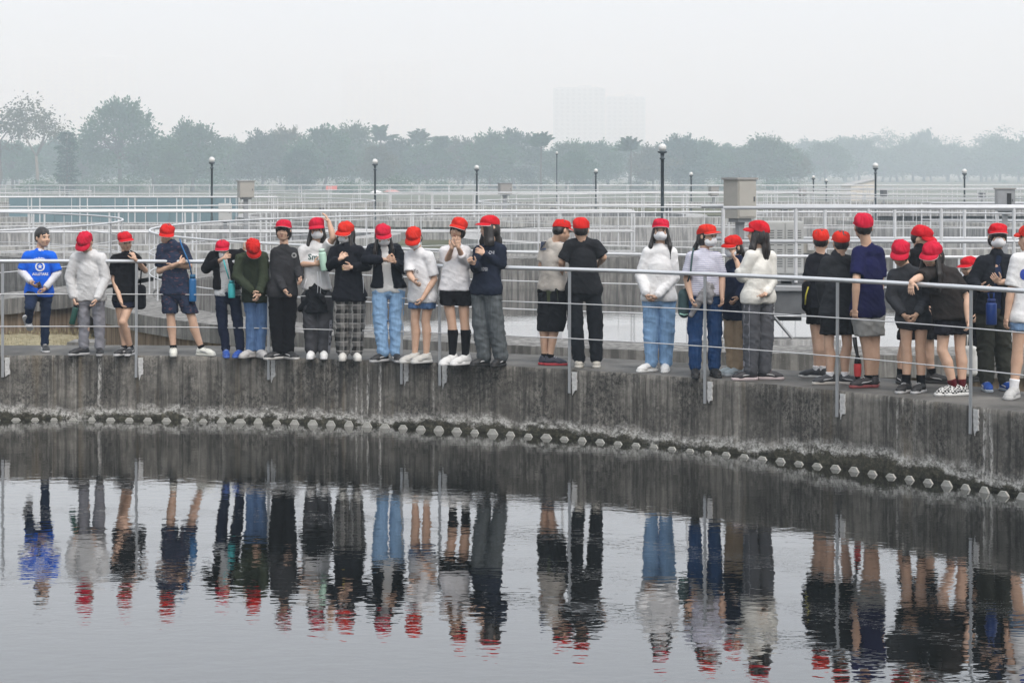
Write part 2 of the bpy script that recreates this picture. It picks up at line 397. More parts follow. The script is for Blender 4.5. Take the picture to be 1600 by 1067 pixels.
def near_rail(xa, xb, posts, label, h=RAILH):
    a0, a1 = ang1(xa), ang1(xb); base = (C1[0]+RAILR*math.cos(a0), C1[1]+RAILR*math.sin(a0), 0)
    t = empty('railing', base); tag(t, label, 'railing'); off = np.array(base)
    sub = lambda pts: [tuple(np.array(p)-off) for p in pts]
    MB().tube(sub(arc_pts(C1, RAILR, a0, a1, h)), .0215, 12).build('top_rail', M_STEEL, t, True)
    for zc in (.685, .325):
        pts = sub(arc_pts(C1, RAILR-.012, ang1(xa-4), ang1(xb+4), zc, .12)); MB().tube(pts, .0064, 6).build('cable', M_CABLE, t, True)
    for i, xp in enumerate(posts):
        a = ang1(xp); o = obj('post', post_me, t); o.location = (C1[0]+RAILR*math.cos(a)-off[0], C1[1]+RAILR*math.sin(a)-off[1], 0); o.rotation_euler = (0, random.uniform(-.006, .006), a-math.pi/2)
        p = obj('anchor_plate', plate_mesh(i+len(label)), o); p.location = (.046, .022, -.02)
        for zc in (.685, .325):
            k = obj('cable_clip', clip_me, o); k.location = (0, -.002, zc)
near_rail(-420, 652.5, [-205, 5, 214, 421, 629], 'curved steel railing with cables whose cut end stands by the gap')
near_rail(659.5, 1960, [689, 892, 1104, 1311, 1520, 1735, 1945], 'curved steel railing with cables running on past the gap', RAILH-.012)

# ------------------------------------------------------------------ the tanks behind
def ring_rail(c, R, z, a0, a1, label, post_step=1.57, h=1.05, m=M_GALV, rails=(1.0, .66, .33), r=.020, group=None, name='railing'):
    t = empty(name, (c[0]+R*math.cos(a0), c[1]+R*math.sin(a0), z)); tag(t, label, 'railing', group); off = np.array(t.location)
    for k, fz in enumerate(rails):
        pts = [tuple(np.array(p)-off) for p in arc_pts(c, R, a0, a1, z+h*fz, .5)]
        MB().tube(pts, r if k == 0 else r*.42, 6).build('top_rail' if k == 0 else 'cable', m, t, True)
    n = max(1, int(abs(a1-a0)*R/post_step)); pm = MB().tube([(0, 0, 0), (0, 0, h)], r*.65, 5).mesh('post', m)
    for k in range(n+1):
        a = a0+(a1-a0)*k/n; o = obj('post', pm, t); o.location = (c[0]+R*math.cos(a)-off[0], c[1]+R*math.sin(a)-off[1], 0)
    return t
def back_tank(c, R, label, rail_label, arc=(0, 2*math.pi), water='water', ledge=1.05, z=0.0, rails=(1.0, .66, .33), wm=None):
    cm_ = wm or M_CONC
    t = empty('settling_tank', (c[0], c[1], GROUND)); tag(t, label, 'tank')
    ring_mesh((0, 0), R-.02, R+ledge-.10, -.02, z-GROUND-.252, 128).build('wall', wm or M_TAN, t)
    ring_mesh((0, 0), R, R+ledge, z-GROUND-.25, z-GROUND, 160).build('walkway_slab', cm_, t)
    ring_mesh((0, 0), R-.06, R-.024, -.02, z-GROUND-.02, 160).build('inner_wall', cm_, t)
    disc(c[0], c[1], R-.05, WATER, water, M_WATER)
    ring_rail(c, R+.05, z, arc[0], arc[1], rail_label, rails=rails)
    return t
CB = (5.6, 34.2); CA = (-19.2, 36.6)
back_tank(CB, 11.8, 'grey concrete tank across the gap from the children, under the travelling bridge', 'round steel railing on the tank under the travelling bridge')
back_tank(CA, 11.5, 'grey concrete tank beside the dry grass patch', 'round steel railing on the tank beside the dry grass')
FAR = [((-14.0, 62.0), 9.5, 'low round tank in front of the teal hoarding'), ((9.5, 61.0), 10.5, 'low round tank around the tall globe lamp'), ((31.0, 44.0), 11.0, 'low round tank beside the cabinet with a window'),
       ((-2.0, 88.0), 10.0, 'far round tank in front of the sparse trees'), ((22.0, 86.0), 11.0, 'far round tank in front of the pale shed'), ((45.0, 80.0), 11.0, 'far round tank behind the cabinet with a window'), ((-30, 90.0), 10.0, 'far round tank behind the teal hoarding')]
for (c, R, lb) in FAR:
    back_tank(c, R, lb, 'steel railing of the '+lb, ledge=.9, rails=(1.0, .5), wm=M_PALE)  # paler concrete here puts haze fading into the far tanks' colour
# straight service walkways with railings, far back
def straight_rail(x0, x1, y, z, h, label, step=1.8, rails=(1.0, .5), r=.03, slope=0.0, group=None):
    t = empty('railing', (x0, y, z)); tag(t, label, 'railing', group)
    for k, fz in enumerate(rails): MB().tube([(0, 0, h*fz), (x1-x0, slope, h*fz)], r if k == 0 else r*.8, 6).build('top_rail' if k == 0 else 'middle_rail', M_GALV, t, True)
    pm = MB().tube([(0, 0, 0), (0, 0, h)], r*.8, 5).mesh('post', M_GALV); n = max(1, round((x1-x0)/step))
    for k in range(n+1): o = obj('post', pm, t); o.location = ((x1-x0)*k/n, slope*k/n, 0)
    return t
def causeway(x0, x1, y, z, w, label, rl, slope=0.0):
    t = empty('causeway', ((x0+x1)/2, y, GROUND)); tag(t, label, 'walkway')
    an = math.atan2(slope, x1-x0); L = math.hypot(x1-x0, slope)
    MB().box((0, w/2+slope/2, z-GROUND-.18), (L, w, .36), an).build('beam', M_PALE, t)
    n = max(2, int(L/7)); pm = MB().box((0, 0, (z-GROUND-.36)/2), (.35, .5, z-GROUND-.362)).mesh('pier', M_CONC)
    for k in range(n+1):
        o = obj('pier', pm, t); u = -L/2+.4+(L-.8)*k/n; o.location = (u*math.cos(an), w/2+slope/2+u*math.sin(an), 0)
    straight_rail(x0, x1, y+.05, z, 1.0, rl+', side facing the children', slope=slope); straight_rail(x0, x1, y+w-.05, z, 1.0, rl+', side facing the trees', slope=slope)
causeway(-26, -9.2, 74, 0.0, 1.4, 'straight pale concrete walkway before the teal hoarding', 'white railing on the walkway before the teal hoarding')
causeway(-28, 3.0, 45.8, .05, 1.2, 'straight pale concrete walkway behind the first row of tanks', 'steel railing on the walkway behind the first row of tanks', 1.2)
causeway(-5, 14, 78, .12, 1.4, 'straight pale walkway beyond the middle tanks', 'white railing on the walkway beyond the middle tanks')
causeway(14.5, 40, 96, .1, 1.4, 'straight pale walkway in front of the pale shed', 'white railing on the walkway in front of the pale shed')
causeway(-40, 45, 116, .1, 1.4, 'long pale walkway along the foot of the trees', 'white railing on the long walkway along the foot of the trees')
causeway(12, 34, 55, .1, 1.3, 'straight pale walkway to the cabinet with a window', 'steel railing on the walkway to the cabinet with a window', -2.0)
# teal hoarding panels
hd = empty('hoarding', (-21.5, 84, GROUND)); tag(hd, 'teal blue sheet hoarding behind the left walkway', 'hoarding')
M_TEAL = mat('teal_sheet', (.15, .225, .255), .6, 0, .12, 1.5)
pm = MB().box((0, 0, .8), (.98, .03, 1.6)).mesh('panel', M_TEAL)
for k in range(10): o = obj('panel', pm, hd); o.location = (k*1.0, 0, .03)
for k in range(11): o = obj('post', MB().box((0, 0, .84), (.05, .06, 1.68)).mesh('post', M_GREY), hd); o.location = (k-.5, .05, 0)
# dry grass patch between the tanks
def verge():
    n = 26; V = []; x0, x1, y0, y1 = -10.2, -6.1, 23.4, 31.5
    for j in range(n):
        for i in range(n):
            x, y = lerp(x0, x1, i/(n-1)), lerp(y0, y1, j/(n-1)); e = min(i, j, n-1-i, n-1-j)/(n-1)
            V.append((x, y, GROUND-.03+.26*min(1, e*6)+random.uniform(0, .03)))
    m, t, b = nodes_of('dry_grass'); v = coords(t)
    c = ramp(t, noise(t, v, 12, 5, .7), [(.3, (.10, .085, .04)), (.5, (.22, .19, .11)), (.7, (.34, .30, .19))]); t.links.new(c, b.inputs['Base Color']); b.inputs['Roughness'].default_value = 1
    o = MB().add(V, [(j*n+i, j*n+i+1, (j+1)*n+i+1, (j+1)*n+i) for j in range(n-1) for i in range(n-1)]).build('grass_verge', m, smooth=True); tag(o, kind='structure')
    rr = np.random.default_rng(3); k = 5200; P = np.stack([rr.uniform(x0+.3, x1-.3, k), rr.uniform(y0+.2, y1-.2, k), np.full(k, GROUND+.2)], 1)
    a = rr.uniform(0, 6.28, k); hgt = rr.uniform(.04, .11, k); d = np.stack([np.cos(a), np.sin(a), np.zeros(k)], 1)
    tip = P+d*.03+np.stack([np.zeros(k), np.zeros(k), hgt], 1); w = np.stack([-np.sin(a), np.cos(a), np.zeros(k)], 1)*.006
    V = np.stack([P-w, P+w, tip], 1).reshape(-1, 3); Fq = np.arange(3*k).reshape(-1, 3)
    tag(obj('grass', mesh_np('grass', V, Fq, m, False)), 'short dry straw coloured grass between the tanks', 'grass', kind='stuff')
verge()
# concrete step block beside the grass
t = empty('concrete_steps', (*px(120, 520, 26.0)[:2], GROUND)); tag(t, 'small stepped concrete blocks beside the dry grass', 'steps')
for k, (w, h) in enumerate(((.72, .34), (.42, .50))): MB().box((.1*k, .15*k, h/2), (w, .5, h)).build('step', M_CONC, t)

# ------------------------------------------------------------------ travelling bridge with cabinets
zb = 28.0; X0 = (1130-800)*zb/F; br = empty('scraper_bridge', (X0, zb, 0)); tag(br, 'grey steel travelling bridge with tube railing over the tank', 'bridge')
DK = .52; L = 12.0
MB().box((L/2, .6, DK-.04), (L, 1.15, .07)).build('deck', M_GREY, br)
for y in (.06, 1.12): MB().box((L/2+.5, y, DK-.28), (L-1.0, .10, .40)).build('girder', M_DKGREY, br)
for y, nm in ((.0, 0), (1.2, 1)):
    for fz in (.99, .50): MB().tube([(0 if nm == 0 else -.2, y, DK+fz), (L, y+.0, DK+fz)], .027, 10).build('hand_rail', M_GALV, br, True)
    pm = MB().tube([(0, 0, -.1), (0, 0, .985)], .026, 8).mesh('rail_post', M_GALV)
    for k in range(10): o = obj('rail_post', pm, br, ); o.location = (.0+k*1.06+(.62 if nm else 0), y, DK)
MB().box((.62, 1.0, -.12), (1.3, .3, .16)).build('end_beam', M_DKGREY, br)
MB().box((.75, -.15, .20), (1.5, .5, .40)).build('drive_housing', M_DKGREY, br)
MB().box((.72, -.42, .36), (1.62, .06, .06)).build('housing_rim', M_GREY, br)
pl = MB().box((.62, -.43, .12), (.13, .02, .26)).build('bolt_plate', M_GALV, br)
bm_ = MB().tube([(0, -.015, 0), (0, .0, 0)], .018, 8).mesh('bolt', M_GREY)
for dx in (-.032, .032):
    for dz in (.07, -.0): o = obj('bolt', bm_, pl); o.location = (.62+dx, -.44, .14+dz)
MB().box((.63, -.40, -.16), (.07, .08, .5)).build('strut', M_STEEL2, br)
for sx, ex in ((.60, .95), (.60, .25)):
    MB().tube([(sx, -.38, .06), (ex, -.38, -.36)], .022, 4).build('brace', M_GREY, br)
MB().box((.65, -.16, -.44), (2.0, .5, .12)).build('track_beam', M_PALE, br)
# cabinets
def cabinet(name, label, x, ytop, ybot, w, z, rz, mats, stand=0.0, depth=None, lid=True, louvers=False, window=False, foot=None):
    P = px(x, ybot, z); W = w*z/F; Hh = (ybot-ytop)*z/F; D = depth or W*.8
    base = foot if foot is not None else P[2]-stand
    t = empty(name, (P[0], z, base), rz); tag(t, label, 'cabinet'); zb_ = P[2]-base
    MB().box((0, 0, zb_+Hh/2), (W, D, Hh)).build('body', mats[0], t)
    if lid: MB().box((0, 0, zb_+Hh+.016), (W*1.14, D*1.14, .03)).build('lid', mats[1], t)
    if zb_ > .02:
        MB().box((0, 0, zb_/2-.0005), (W*.28, D*.28, zb_-.001)).build('stand', M_GREY, t)
        MB().box((0, 0, zb_-.03), (W*.7, D*.7, .058)).build('bracket', M_GREY, t)
    for s in (-1, 1):
        if louvers:
            MB().box((s*W*.25, -D/2-.008, zb_+Hh*.5), (W*.47, .016, Hh*.94)).build('door', mats[0], t)
            lv = MB()
            for r in range(16):
                for c in (-1, 1):
                    if r == 8: continue
                    lv.box((s*W*.25+c*W*.11, -D/2-.018, zb_+Hh*(.16+.045*r)), (W*.14, .004, Hh*.014))
            tag(lv.build('louvers', M_DKGREY, t), kind='stuff')
    if not louvers:
        dr = MB().box((0, -D/2-.006, zb_+Hh*.5), (W*.9, .012, Hh*.92)).build('door', mats[0], t)
        MB().box((W*.36, -D/2-.018, zb_+Hh*.5), (.02, .014, Hh*.12)).build('handle', M_DKGREY, dr)
        if window: MB().box((W*.18, -D/2-.016, zb_+Hh*.55), (W*.24, .012, Hh*.55)).build('window', M_BLACK, dr)
    return t
cabinet('control_cabinet', 'tall beige control cabinet with flat lid above the travelling bridge', 1156, 281, 341, 40, 28.75, R_(38), (M_BEIGE, M_LID), depth=.30, foot=DK)
cabinet('louvred_cabinet', 'pale grey cabinet with two louvred doors behind the bridge railing', 1223, 346, 428, 58, 28.55, 0, (mat('pale_enamel', (.46, .465, .45), .5), M_LID), depth=.45, lid=False, louvers=True, foot=DK)
cabinet('junction_box', 'small beige box with a white notice behind the bridge railing', 1263, 376, 396, 24, 28.5, 0, (M_BEIGE, M_LID), depth=.1, lid=False, foot=DK)
cabinet('control_cabinet', 'grey cabinet with a dark window standing above the far railings', 1570, 296, 330, 28, 46.0, R_(-8), (M_GREY, M_LID), stand=.55, window=True, depth=.4, foot=.0)
cabinet('control_cabinet', 'beige box on a stand above the walkway by the teal hoarding', 384, 284, 309, 23, 62.0, R_(20), (M_BEIGE, M_LID), depth=.4, foot=.0)
cabinet('meter_box', 'pale meter box standing low before the hoarding', 352, 318, 345, 20, 60.0, R_(5), (mat('pale_enamel', (.46, .465, .45), .5), M_LID), depth=.3, foot=.0, lid=False)
for x, yt, yb_, w, z, lb in ((789, 287, 304, 19, 82, 'grey box on a stand between the globe lamps'), (1115, 292, 306, 13, 100, 'tiny beige box just left of the tall cabinet'), (1253, 294, 305, 10, 105, 'tiny box right of the tall cabinet'), (1381, 296, 307, 8, 112, 'tiny dark box near the pale shed'), (1534, 302, 309, 7, 112, 'tiny dark box beside the cabinet with a window')):
    cabinet('control_cabinet', lb, x, yt, yb_, w, z, R_(15), (M_LID if 'dark' not in lb else M_DKGREY, M_GREY), depth=.4, foot=.0)
MB().box((0, 0, 0), (.10, .004, .12)).build('notice', M_WHITE).location = px(1267, 385, 28.42)
bpy.context.view_layer.update()
tag(bpy.data.objects['notice'], 'small white paper notice on the beige junction box', 'notice')

# globe lamps
def lamp(x, yg, z, rg, label, r=.05):
    rg *= .80; P = px(x, yg, z); H = P[2]-GROUND; t = empty('street_lamp', (P[0], z, GROUND)); tag(t, label, 'lamp')
    MB().lathe([(.0, 0), (r*2.6, 0), (r*2.6, .05), (r*1.5, .12), (r*1.15, .8), (r*.95, .82), (r*.9, H-rg-.25), (r*1.5, H-rg-.24), (r*1.5, H-rg-.20), (r, H-rg-.19), (r*1.1, H-rg-.06), (r*2.6, H-rg-.03), (r*2.6, H-rg+.02), (0, H-rg+.02)], n=12).build('pole', M_LAMP, t, True)
    MB().lathe([(rg*math.sin(math.pi*k/12)+.0005, H-rg*math.cos(math.pi*k/12)*1.0) for k in range(1, 13)], n=18).build('globe', M_GLOBE, t, True)
lamp(1035, 231, 62, .165, 'tall dark globe lamp behind the white hoodie', .06)
lamp(331, 250, 82, .16, 'dark globe lamp right of the teal hoarding')
lamp(586, 253, 86, .16, 'dark globe lamp before the palm crowns')
lamp(745, 262, 98, .15, 'globe lamp beside the grey box on a stand')
lamp(931, 267, 112, .15, 'slim globe lamp in front of the pale tower')
lamp(1080, 272, 118, .14, 'slim globe lamp beside the tall globe lamp')
lamp(1271, 277, 128, .14, 'short globe lamp, first of the pair right of the tall cabinet'); lamp(1291, 282, 140, .14, 'short globe lamp, second of the pair right of the tall cabinet')
lamp(1368, 259, 90, .17, 'dark globe lamp beside the pale shed'); lamp(1507, 268, 98, .16, 'dark globe lamp left of the cabinet with a window')
lamp(870, 239, 150, .13, 'faint tall lamp among the trees below the pale tower', .04)
# ------------------------------------------------------------------ trees
def m_leaf(name, a, b_):
    m, t, b = nodes_of(name)
    g_ = N(t, 'ShaderNodeObjectInfo'); v = coords(t)
    c = ramp(t, noise(t, v, 1.6, 4, .7), [(.3, a), (.7, b_)])
    c = mixc(t, math_(t, 'MULTIPLY', g_.outputs['Random'], .35), c, (.11, .10, .045))
    t.links.new(c, b.inputs['Base Color']); b.inputs['Roughness'].default_value = .75; b.inputs['Specular IOR Level'].default_value = .2
    tr = N(t, 'ShaderNodeBsdfTranslucent'); t.links.new(c, tr.inputs[0]); mx = N(t, 'ShaderNodeMixShader'); mx.inputs[0].default_value = .25
    t.links.new(b.outputs[0], mx.inputs[1]); t.links.new(tr.outputs[0], mx.inputs[2]); t.links.new(mx.outputs[0], t.nodes['Material Output'].inputs[0])
    return m
M_LEAF = m_leaf('leaf_green', (.012, .072, .024), (.045, .15, .05)); M_LEAF2 = m_leaf('leaf_olive', (.05, .06, .025), (.11, .11, .05)); M_LEAF3 = m_leaf('leaf_dark', (.006, .042, .022), (.020, .080, .034))
M_BARK = mat('bark', (.10, .08, .06), .95, 0, .3, 3); M_BARK2 = mat('pale_bark', (.24, .20, .16), .95, 0, .25, 2)
def leaf_quads(P, D, size, rr, asp=.5):
    """one small leaf quad at each P, long axis along D"""
    k = len(P); D = D/np.maximum(np.linalg.norm(D, axis=1, keepdims=True), 1e-6)
    q = rr.normal(size=(k, 3)); w = np.cross(D, q); w /= np.maximum(np.linalg.norm(w, axis=1, keepdims=True), 1e-6)
    s = size*rr.uniform(.6, 1.3, (k, 1)); a = P-w*s*asp*.5; b = P+w*s*asp*.5
    m = P+D*s*.5
    V = np.stack([P, m-w*s*asp*.5, P+D*s, m+w*s*asp*.5], 1).reshape(-1, 3)
    return V, np.arange(4*k).reshape(-1, 4)
def tree_mesh(kind, seed):
    rr = np.random.default_rng(seed); tk = MB(); LV = []; 
    def limb(p, q, r0, r1, bend=.12):
        p, q = np.array(p, float), np.array(q, float); mid = (p+q)/2+rr.normal(size=3)*np.linalg.norm(q-p)*bend*.5; mid2 = (mid+q)/2
        tk.tube([p, mid, mid2, q], [r0, (r0+r1)/2, (r0+3*r1)/4, r1], 5)
    if kind == 'broad':                        # unit: height 1
        th = rr.uniform(.30, .42); top = np.array([rr.normal()*.03, rr.normal()*.03, th]); limb((0, 0, 0), top, .026, .018, .06)
        limb(top, top+np.array([rr.normal()*.05, 0, .34]), .016, .006)
        for k in range(46):
            a = rr.uniform(0, 6.283); h = rr.uniform(-.2, 1); rad = .40*math.sqrt(max(.12, 1-(2*h-.7)**2*.7))*rr.uniform(.5, 1.06)
            c = np.array([math.cos(a)*rad, math.sin(a)*rad, .36+.56*h+rr.normal()*.03])
            if k % 2 == 0: limb(top*np.array([1, 1, rr.uniform(.8, 1.5)]), c, .009, .003, .2)
            n = int(rr.integers(80, 170)); s = rr.uniform(.05, .095); off = rr.normal(size=(n, 3))*np.array([s, s, s*.62])
            LV.append((c+off, off+np.array([0, 0, .02])+rr.normal(size=(n, 3))*.05))
        for k in range(40):                     # sprays that break the outline
            a = rr.uniform(0, 6.283); q = rr.uniform(.1, 1.0); c = np.array([math.cos(a)*.36*q, math.sin(a)*.36*q, .90-.30*q*q]); d = np.array([math.cos(a)*.5, math.sin(a)*.5, 1.3-.9*q])*rr.uniform(.07, .19)
            limb(top+np.array([0, 0, .28*rr.uniform(0, 1)])*(1-q*.6), c+d, .004, .001, .15); n = 46; u = rr.uniform(0, 1, (n, 1)); off = rr.normal(size=(n, 3))*.022
            LV.append((c+d*u+off, off+d*.5))
        sz = .042
    elif kind == 'tiered':                     # narrow tree with flat whorls
        limb((0, 0, 0), (.01, 0, .97), .022, .004, .02)
        for h in np.linspace(.12, .95, 13):
            rad = .16*(1-(h-.4)**2*1.4)*rr.uniform(.65, 1.15)
            for k in range(7):
                a = rr.uniform(0, 6.283); e = np.array([math.cos(a)*rad, math.sin(a)*rad, h-.02]); limb((0, 0, h-.03), e, .005, .002, .1)
                n = 42; u = rr.uniform(.15, 1.0, (n, 1)); off = rr.normal(size=(n, 3))*np.array([.028, .028, .014]); LV.append((np.array([0, 0, h-.03])*(1-u)+e*u+off, off+e*np.array([1, 1, 0])*.4))
        sz = .034
    elif kind == 'sparse':                     # tall open tree, forked pale trunk
        fork = np.array([.02, 0, .42]); limb((0, 0, 0), fork, .020, .014, .08)
        ends = [np.array([-.17, .03, .80]), np.array([.02, -.04, .88]), np.array([.16, .04, .92]), np.array([.10, .10, .72]), np.array([-.08, -.1, .70])]
        for e in ends:
            limb(fork, e, .011, .004, .16)
            for k in range(6):
                c = e+rr.normal(size=3)*np.array([.085, .085, .075]); limb(e*.85+fork*.15, c, .004, .0015, .2)
                n = int(rr.integers(35, 75)); off = rr.normal(size=(n, 3))*np.array([.04, .04, .032]); LV.append((c+off, off+np.array([0, 0, -.03])))
        sz = .034
    elif kind == 'palm':
        limb((0, 0, 0), (.02, .01, .70), .018, .014, .03)
        for k in range(17):
            a = rr.uniform(0, 6.283); el = rr.uniform(.35, 1.5); L = rr.uniform(.24, .34); d0 = np.array([math.cos(a)*math.cos(el), math.sin(a)*math.cos(el), math.sin(el)])
            u = np.linspace(0, 1, 9)[:, None]; P = np.array([.02, .01, .70])+d0*L*u+np.array([0, 0, -1])*L*.30*u**2
            tk.tube(P, [.006-.0006*i for i in range(9)], 4)
            n = 70; q = rr.uniform(.08, 1, (n, 1)); B = np.array([.02, .01, .70])+d0*L*q+np.array([0, 0, -1])*L*.30*q**2
            side = np.array([-math.sin(a), math.cos(a), 0]); sg = rr.choice([-1, 1], (n, 1)); LV.append((B, side*sg+d0*.8+np.array([0, 0, -.5])))
        sz = .10
    else:                                      # shrub
        for k in range(16):
            c = np.array([rr.normal()*.3, rr.normal()*.22, abs(rr.normal())*.28+.2]); limb((c[0]*.3, c[1]*.3, 0), c, .012, .005); n = 90; off = rr.normal(size=(n, 3))*.13; LV.append((c+off, off+np.array([0, 0, .05])))
        sz = .09
    P = np.concatenate([a for a, _ in LV]); D = np.concatenate([b for _, b in LV])
    V, Fq = leaf_quads(P, D, sz, rr, .30 if kind == 'palm' else .55)
    return V, Fq, tk
TREES = {}
def tree_src(kind, var, lm, bm):
    key = (kind, var, lm.name)
    if key not in TREES:
        V, Fq, tk = tree_mesh(kind, hash((kind[0], var)) % 1000 if False else (sum(map(ord, kind))*7+var)); TREES[key] = (mesh_np('crown', V, Fq, lm, False), tk.mesh('trunk', bm, True))
    return TREES[key]
def tree(kind, var, x, ytop, z, wpx, label, group=None, lm=None, bm=None, name='tree', cat='tree', ground=FARG):
    z *= 3.0; lm = lm or M_LEAF; bm = bm or M_BARK; top = px(x, ytop, z); H = top[2]-ground; cm, tm_ = tree_src(kind, var, lm, bm)
    t = empty(name, (top[0], z, ground), random.uniform(0, 6.28)); tag(t, label, cat, group)
    nat = {'broad': .84, 'tiered': .34, 'sparse': .5, 'palm': .66, 'shrub': 1.1}[kind]; sx = max(.5, min(2.2, (wpx*z/F)/(H*nat)))
    t.scale = (H*sx, H*sx, H)
    obj('crown', cm, t); obj('trunk', tm_, t)
    return t
G1 = 'leafy trees in the row behind the tanks'
tree('sparse', 1, 58, 166, 150, 78, 'tall open tree with pale forked trunk beside the narrow tiered tree', lm=M_LEAF2, bm=M_BARK2)
tree('tiered', 1, 105, 203, 132, 38, 'narrow dark green tree with tiered branches left of the lamps', lm=M_LEAF3)
tree('broad', 1, 186, 164, 158, 118, 'tallest spreading tree with spiky top behind the teal hoarding')
tree('sparse', 2, -4, 178, 150, 90, 'open tree with reddish trunk cut by the frame', lm=M_LEAF2)
tree('broad', 2, 300, 198, 156, 104, 'domed tree behind the globe lamp right of the hoarding')
tree('palm', 1, 596, 188, 170, 60, 'pale palm crown rising highest behind the leafy row', lm=M_LEAF)
tree('palm', 2, 655, 196, 172, 60, 'pale palm crown right of the highest palm', lm=M_LEAF)
tree('palm', 3, 690, 208, 168, 52, 'low pale palm crown before the grey box', lm=M_LEAF)
tree('palm', 4, 985, 208, 148, 66, 'palm like tree with upright fronds left of the tall globe lamp', lm=M_LEAF)
tree('palm', 5, 845, 200, 148, 66, 'palm like tree with long fronds left of the pale tower', lm=M_LEAF)
spec = [(240, 222, 165, 70), (355, 222, 172, 70), (408, 212, 164, 86), (448, 208, 166, 80), (505, 205, 160, 96), (548, 200, 168, 90), (620, 222, 170, 90), (668, 228, 168, 84), (722, 222, 172, 84), (765, 214, 168, 84), (805, 210, 172, 90), (885, 226, 170, 84), (930, 226, 176, 80), (1020, 232, 168, 70), (1062, 218, 170, 80), (1098, 226, 174, 74), (1150, 234, 178, 84), (1200, 218, 176, 96), (1238, 238, 178, 50), (20, 226, 172, 80), (130, 230, 176, 70), (270, 236, 150, 56), (470, 236, 150, 60), (590, 232, 152, 60), (900, 240, 156, 60)]
for i, (x, yt, z, w) in enumerate(spec):
    tree('broad', 1+i % 6, x, yt, z, w, 'olive toned leafy tree standing in the hazy row behind the railings' if i % 5 == 3 else ('dark green leafy tree standing in the hazy row behind the railings' if i % 4 == 2 else 'mid green leafy tree standing in the hazy row behind the railings'), G1, M_LEAF2 if i % 5 == 3 else (M_LEAF3 if i % 4 == 2 else M_LEAF))
for i in range(42):
    x = -30+i*31+random.uniform(-12, 12)
    if x < 1250: tree('broad', 1+(i*2) % 6, x, 228+random.uniform(-8, 16), random.uniform(190, 240), 90, 'pale tree deep in the haze behind the green row', 'trees in the second row behind the green row', M_LEAF)
for i in range(18):
    x = -20+i*72+random.uniform(-20, 20)
    if x < 1290: tree('shrub', 1+i % 3, x, 276+random.uniform(-8, 8), random.uniform(136, 180), 62, 'low bush growing between the trunks of the green row', 'bushes under the trees', M_LEAF, name='shrub', cat='bush')
sp2 = [(1290, 229, 230, 76, 'broad'), (1335, 226, 310, 60, 'sparse'), (1368, 212, 300, 56, 'sparse'), (1412, 218, 310, 56, 'sparse'), (1442, 213, 300, 62, 'broad'), (1480, 224, 305, 58, 'sparse'), (1512, 236, 300, 66, 'broad'), (1550, 209, 305, 64, 'sparse'), (1592, 238, 290, 74, 'broad'), (1320, 252, 280, 70, 'broad'), (1390, 250, 285, 76, 'broad'), (1455, 252, 285, 80, 'broad'), (1540, 250, 285, 90, 'broad'), (1620, 226, 290, 80, 'broad'), (1272, 256, 280, 56, 'broad')]
sp2 += [(1262+i*27+random.uniform(-8, 8), 232+random.uniform(-10, 14), random.uniform(265, 300), 78, 'broad') for i in range(14)]
for i, (x, yt, z, w, k) in enumerate(sp2):
    tree(k, 1+i % 5, x, yt-3, z*1.0, w, 'very pale blue grey tree fading in the haze right of the green row', 'pale trees in the haze behind the pale shed', M_LEAF, M_BARK2)
for i in range(10):
    tree('shrub', 1+i % 3, 1265+i*38, 284+random.uniform(-5, 5), random.uniform(245, 280), 60, 'pale low bush in the haze behind the pale shed', 'pale bushes behind the shed', M_LEAF, name='shrub', cat='bush')

# ------------------------------------------------------------------ far buildings, shed, stalls
M_BLD0 = mat('tower_render', (.60, .60, .59), .9, 0, .06, .2); M_BLD9 = mat('hazed_tower_render', (.78, .78, .77), .9, 0, .03, .2); M_GLS = mat('hazed_glazing', (.34, .35, .36), .5)  # tower colours lightened towards the sky, haze fading painted in
def tower(x0, x1, ytop, z, floors, cols, label, crown=True):
    M_BLD = M_BLD0 if crown else M_BLD9  # farthest blocks take the lighter render, extra haze in the colour
    A, B = px(x0, ytop, z), px(x1, ytop, z); W = B[0]-A[0]; H = A[2]-FARG; D = 24
    t = empty('tower_block', ((A[0]+B[0])/2, z+D/2, FARG)); tag(t, label, 'building')
    MB().box((0, 0, H/2), (W, D, H)).build('wall', M_BLD, t)
    if crown:
        rf = MB().box((0, 0, H+.6), (W*.9, D*.9, 1.198)).build('roof', M_BLD, t); MB().box((W*.12, 0, H+2.2), (W*.25, D*.4, 2.0)).build('lift_house', M_BLD, rf)
    fh = H/floors; cw = W/cols; wm = MB().box((0, 0, 0), (cw*.5, .3, fh*.55)).mesh('window', M_GLS if crown else mat('hazed_pale_glazing', (.6, .61, .62), .5))  # panes kept close to the wall tone, as haze would fade them
    for f in range(int(floors*.2), floors):
        for c in range(cols): o = obj('window', wm, t); o.location = (-W/2+(c+.5)*cw, -D/2-.05, (f+.5)*fh)
    for c in (0, cols): MB().box((-W/2+c*cw, -D/2-.3, H/2), (.8, .58, H-.02)).build('pilaster', M_BLD, t)
tower(865, 945, 138, 1950, 20, 9, 'pale apartment tower, the tallest seen through the haze', True)
tower(948, 1008, 152, 2050, 18, 7, 'pale apartment tower standing beside the tallest one', True)
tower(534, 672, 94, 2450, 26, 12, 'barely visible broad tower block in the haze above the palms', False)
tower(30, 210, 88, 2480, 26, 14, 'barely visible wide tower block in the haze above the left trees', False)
t = empty('shed', (*px(1340, 300, 330)[:2], FARG), R_(20)); tag(t, 'small pale shed with sloping roof under the hazy trees', 'building')
shw = MB(); Wd, Dp, h0, h1 = 4.6, 3.4, 2.6, 3.5
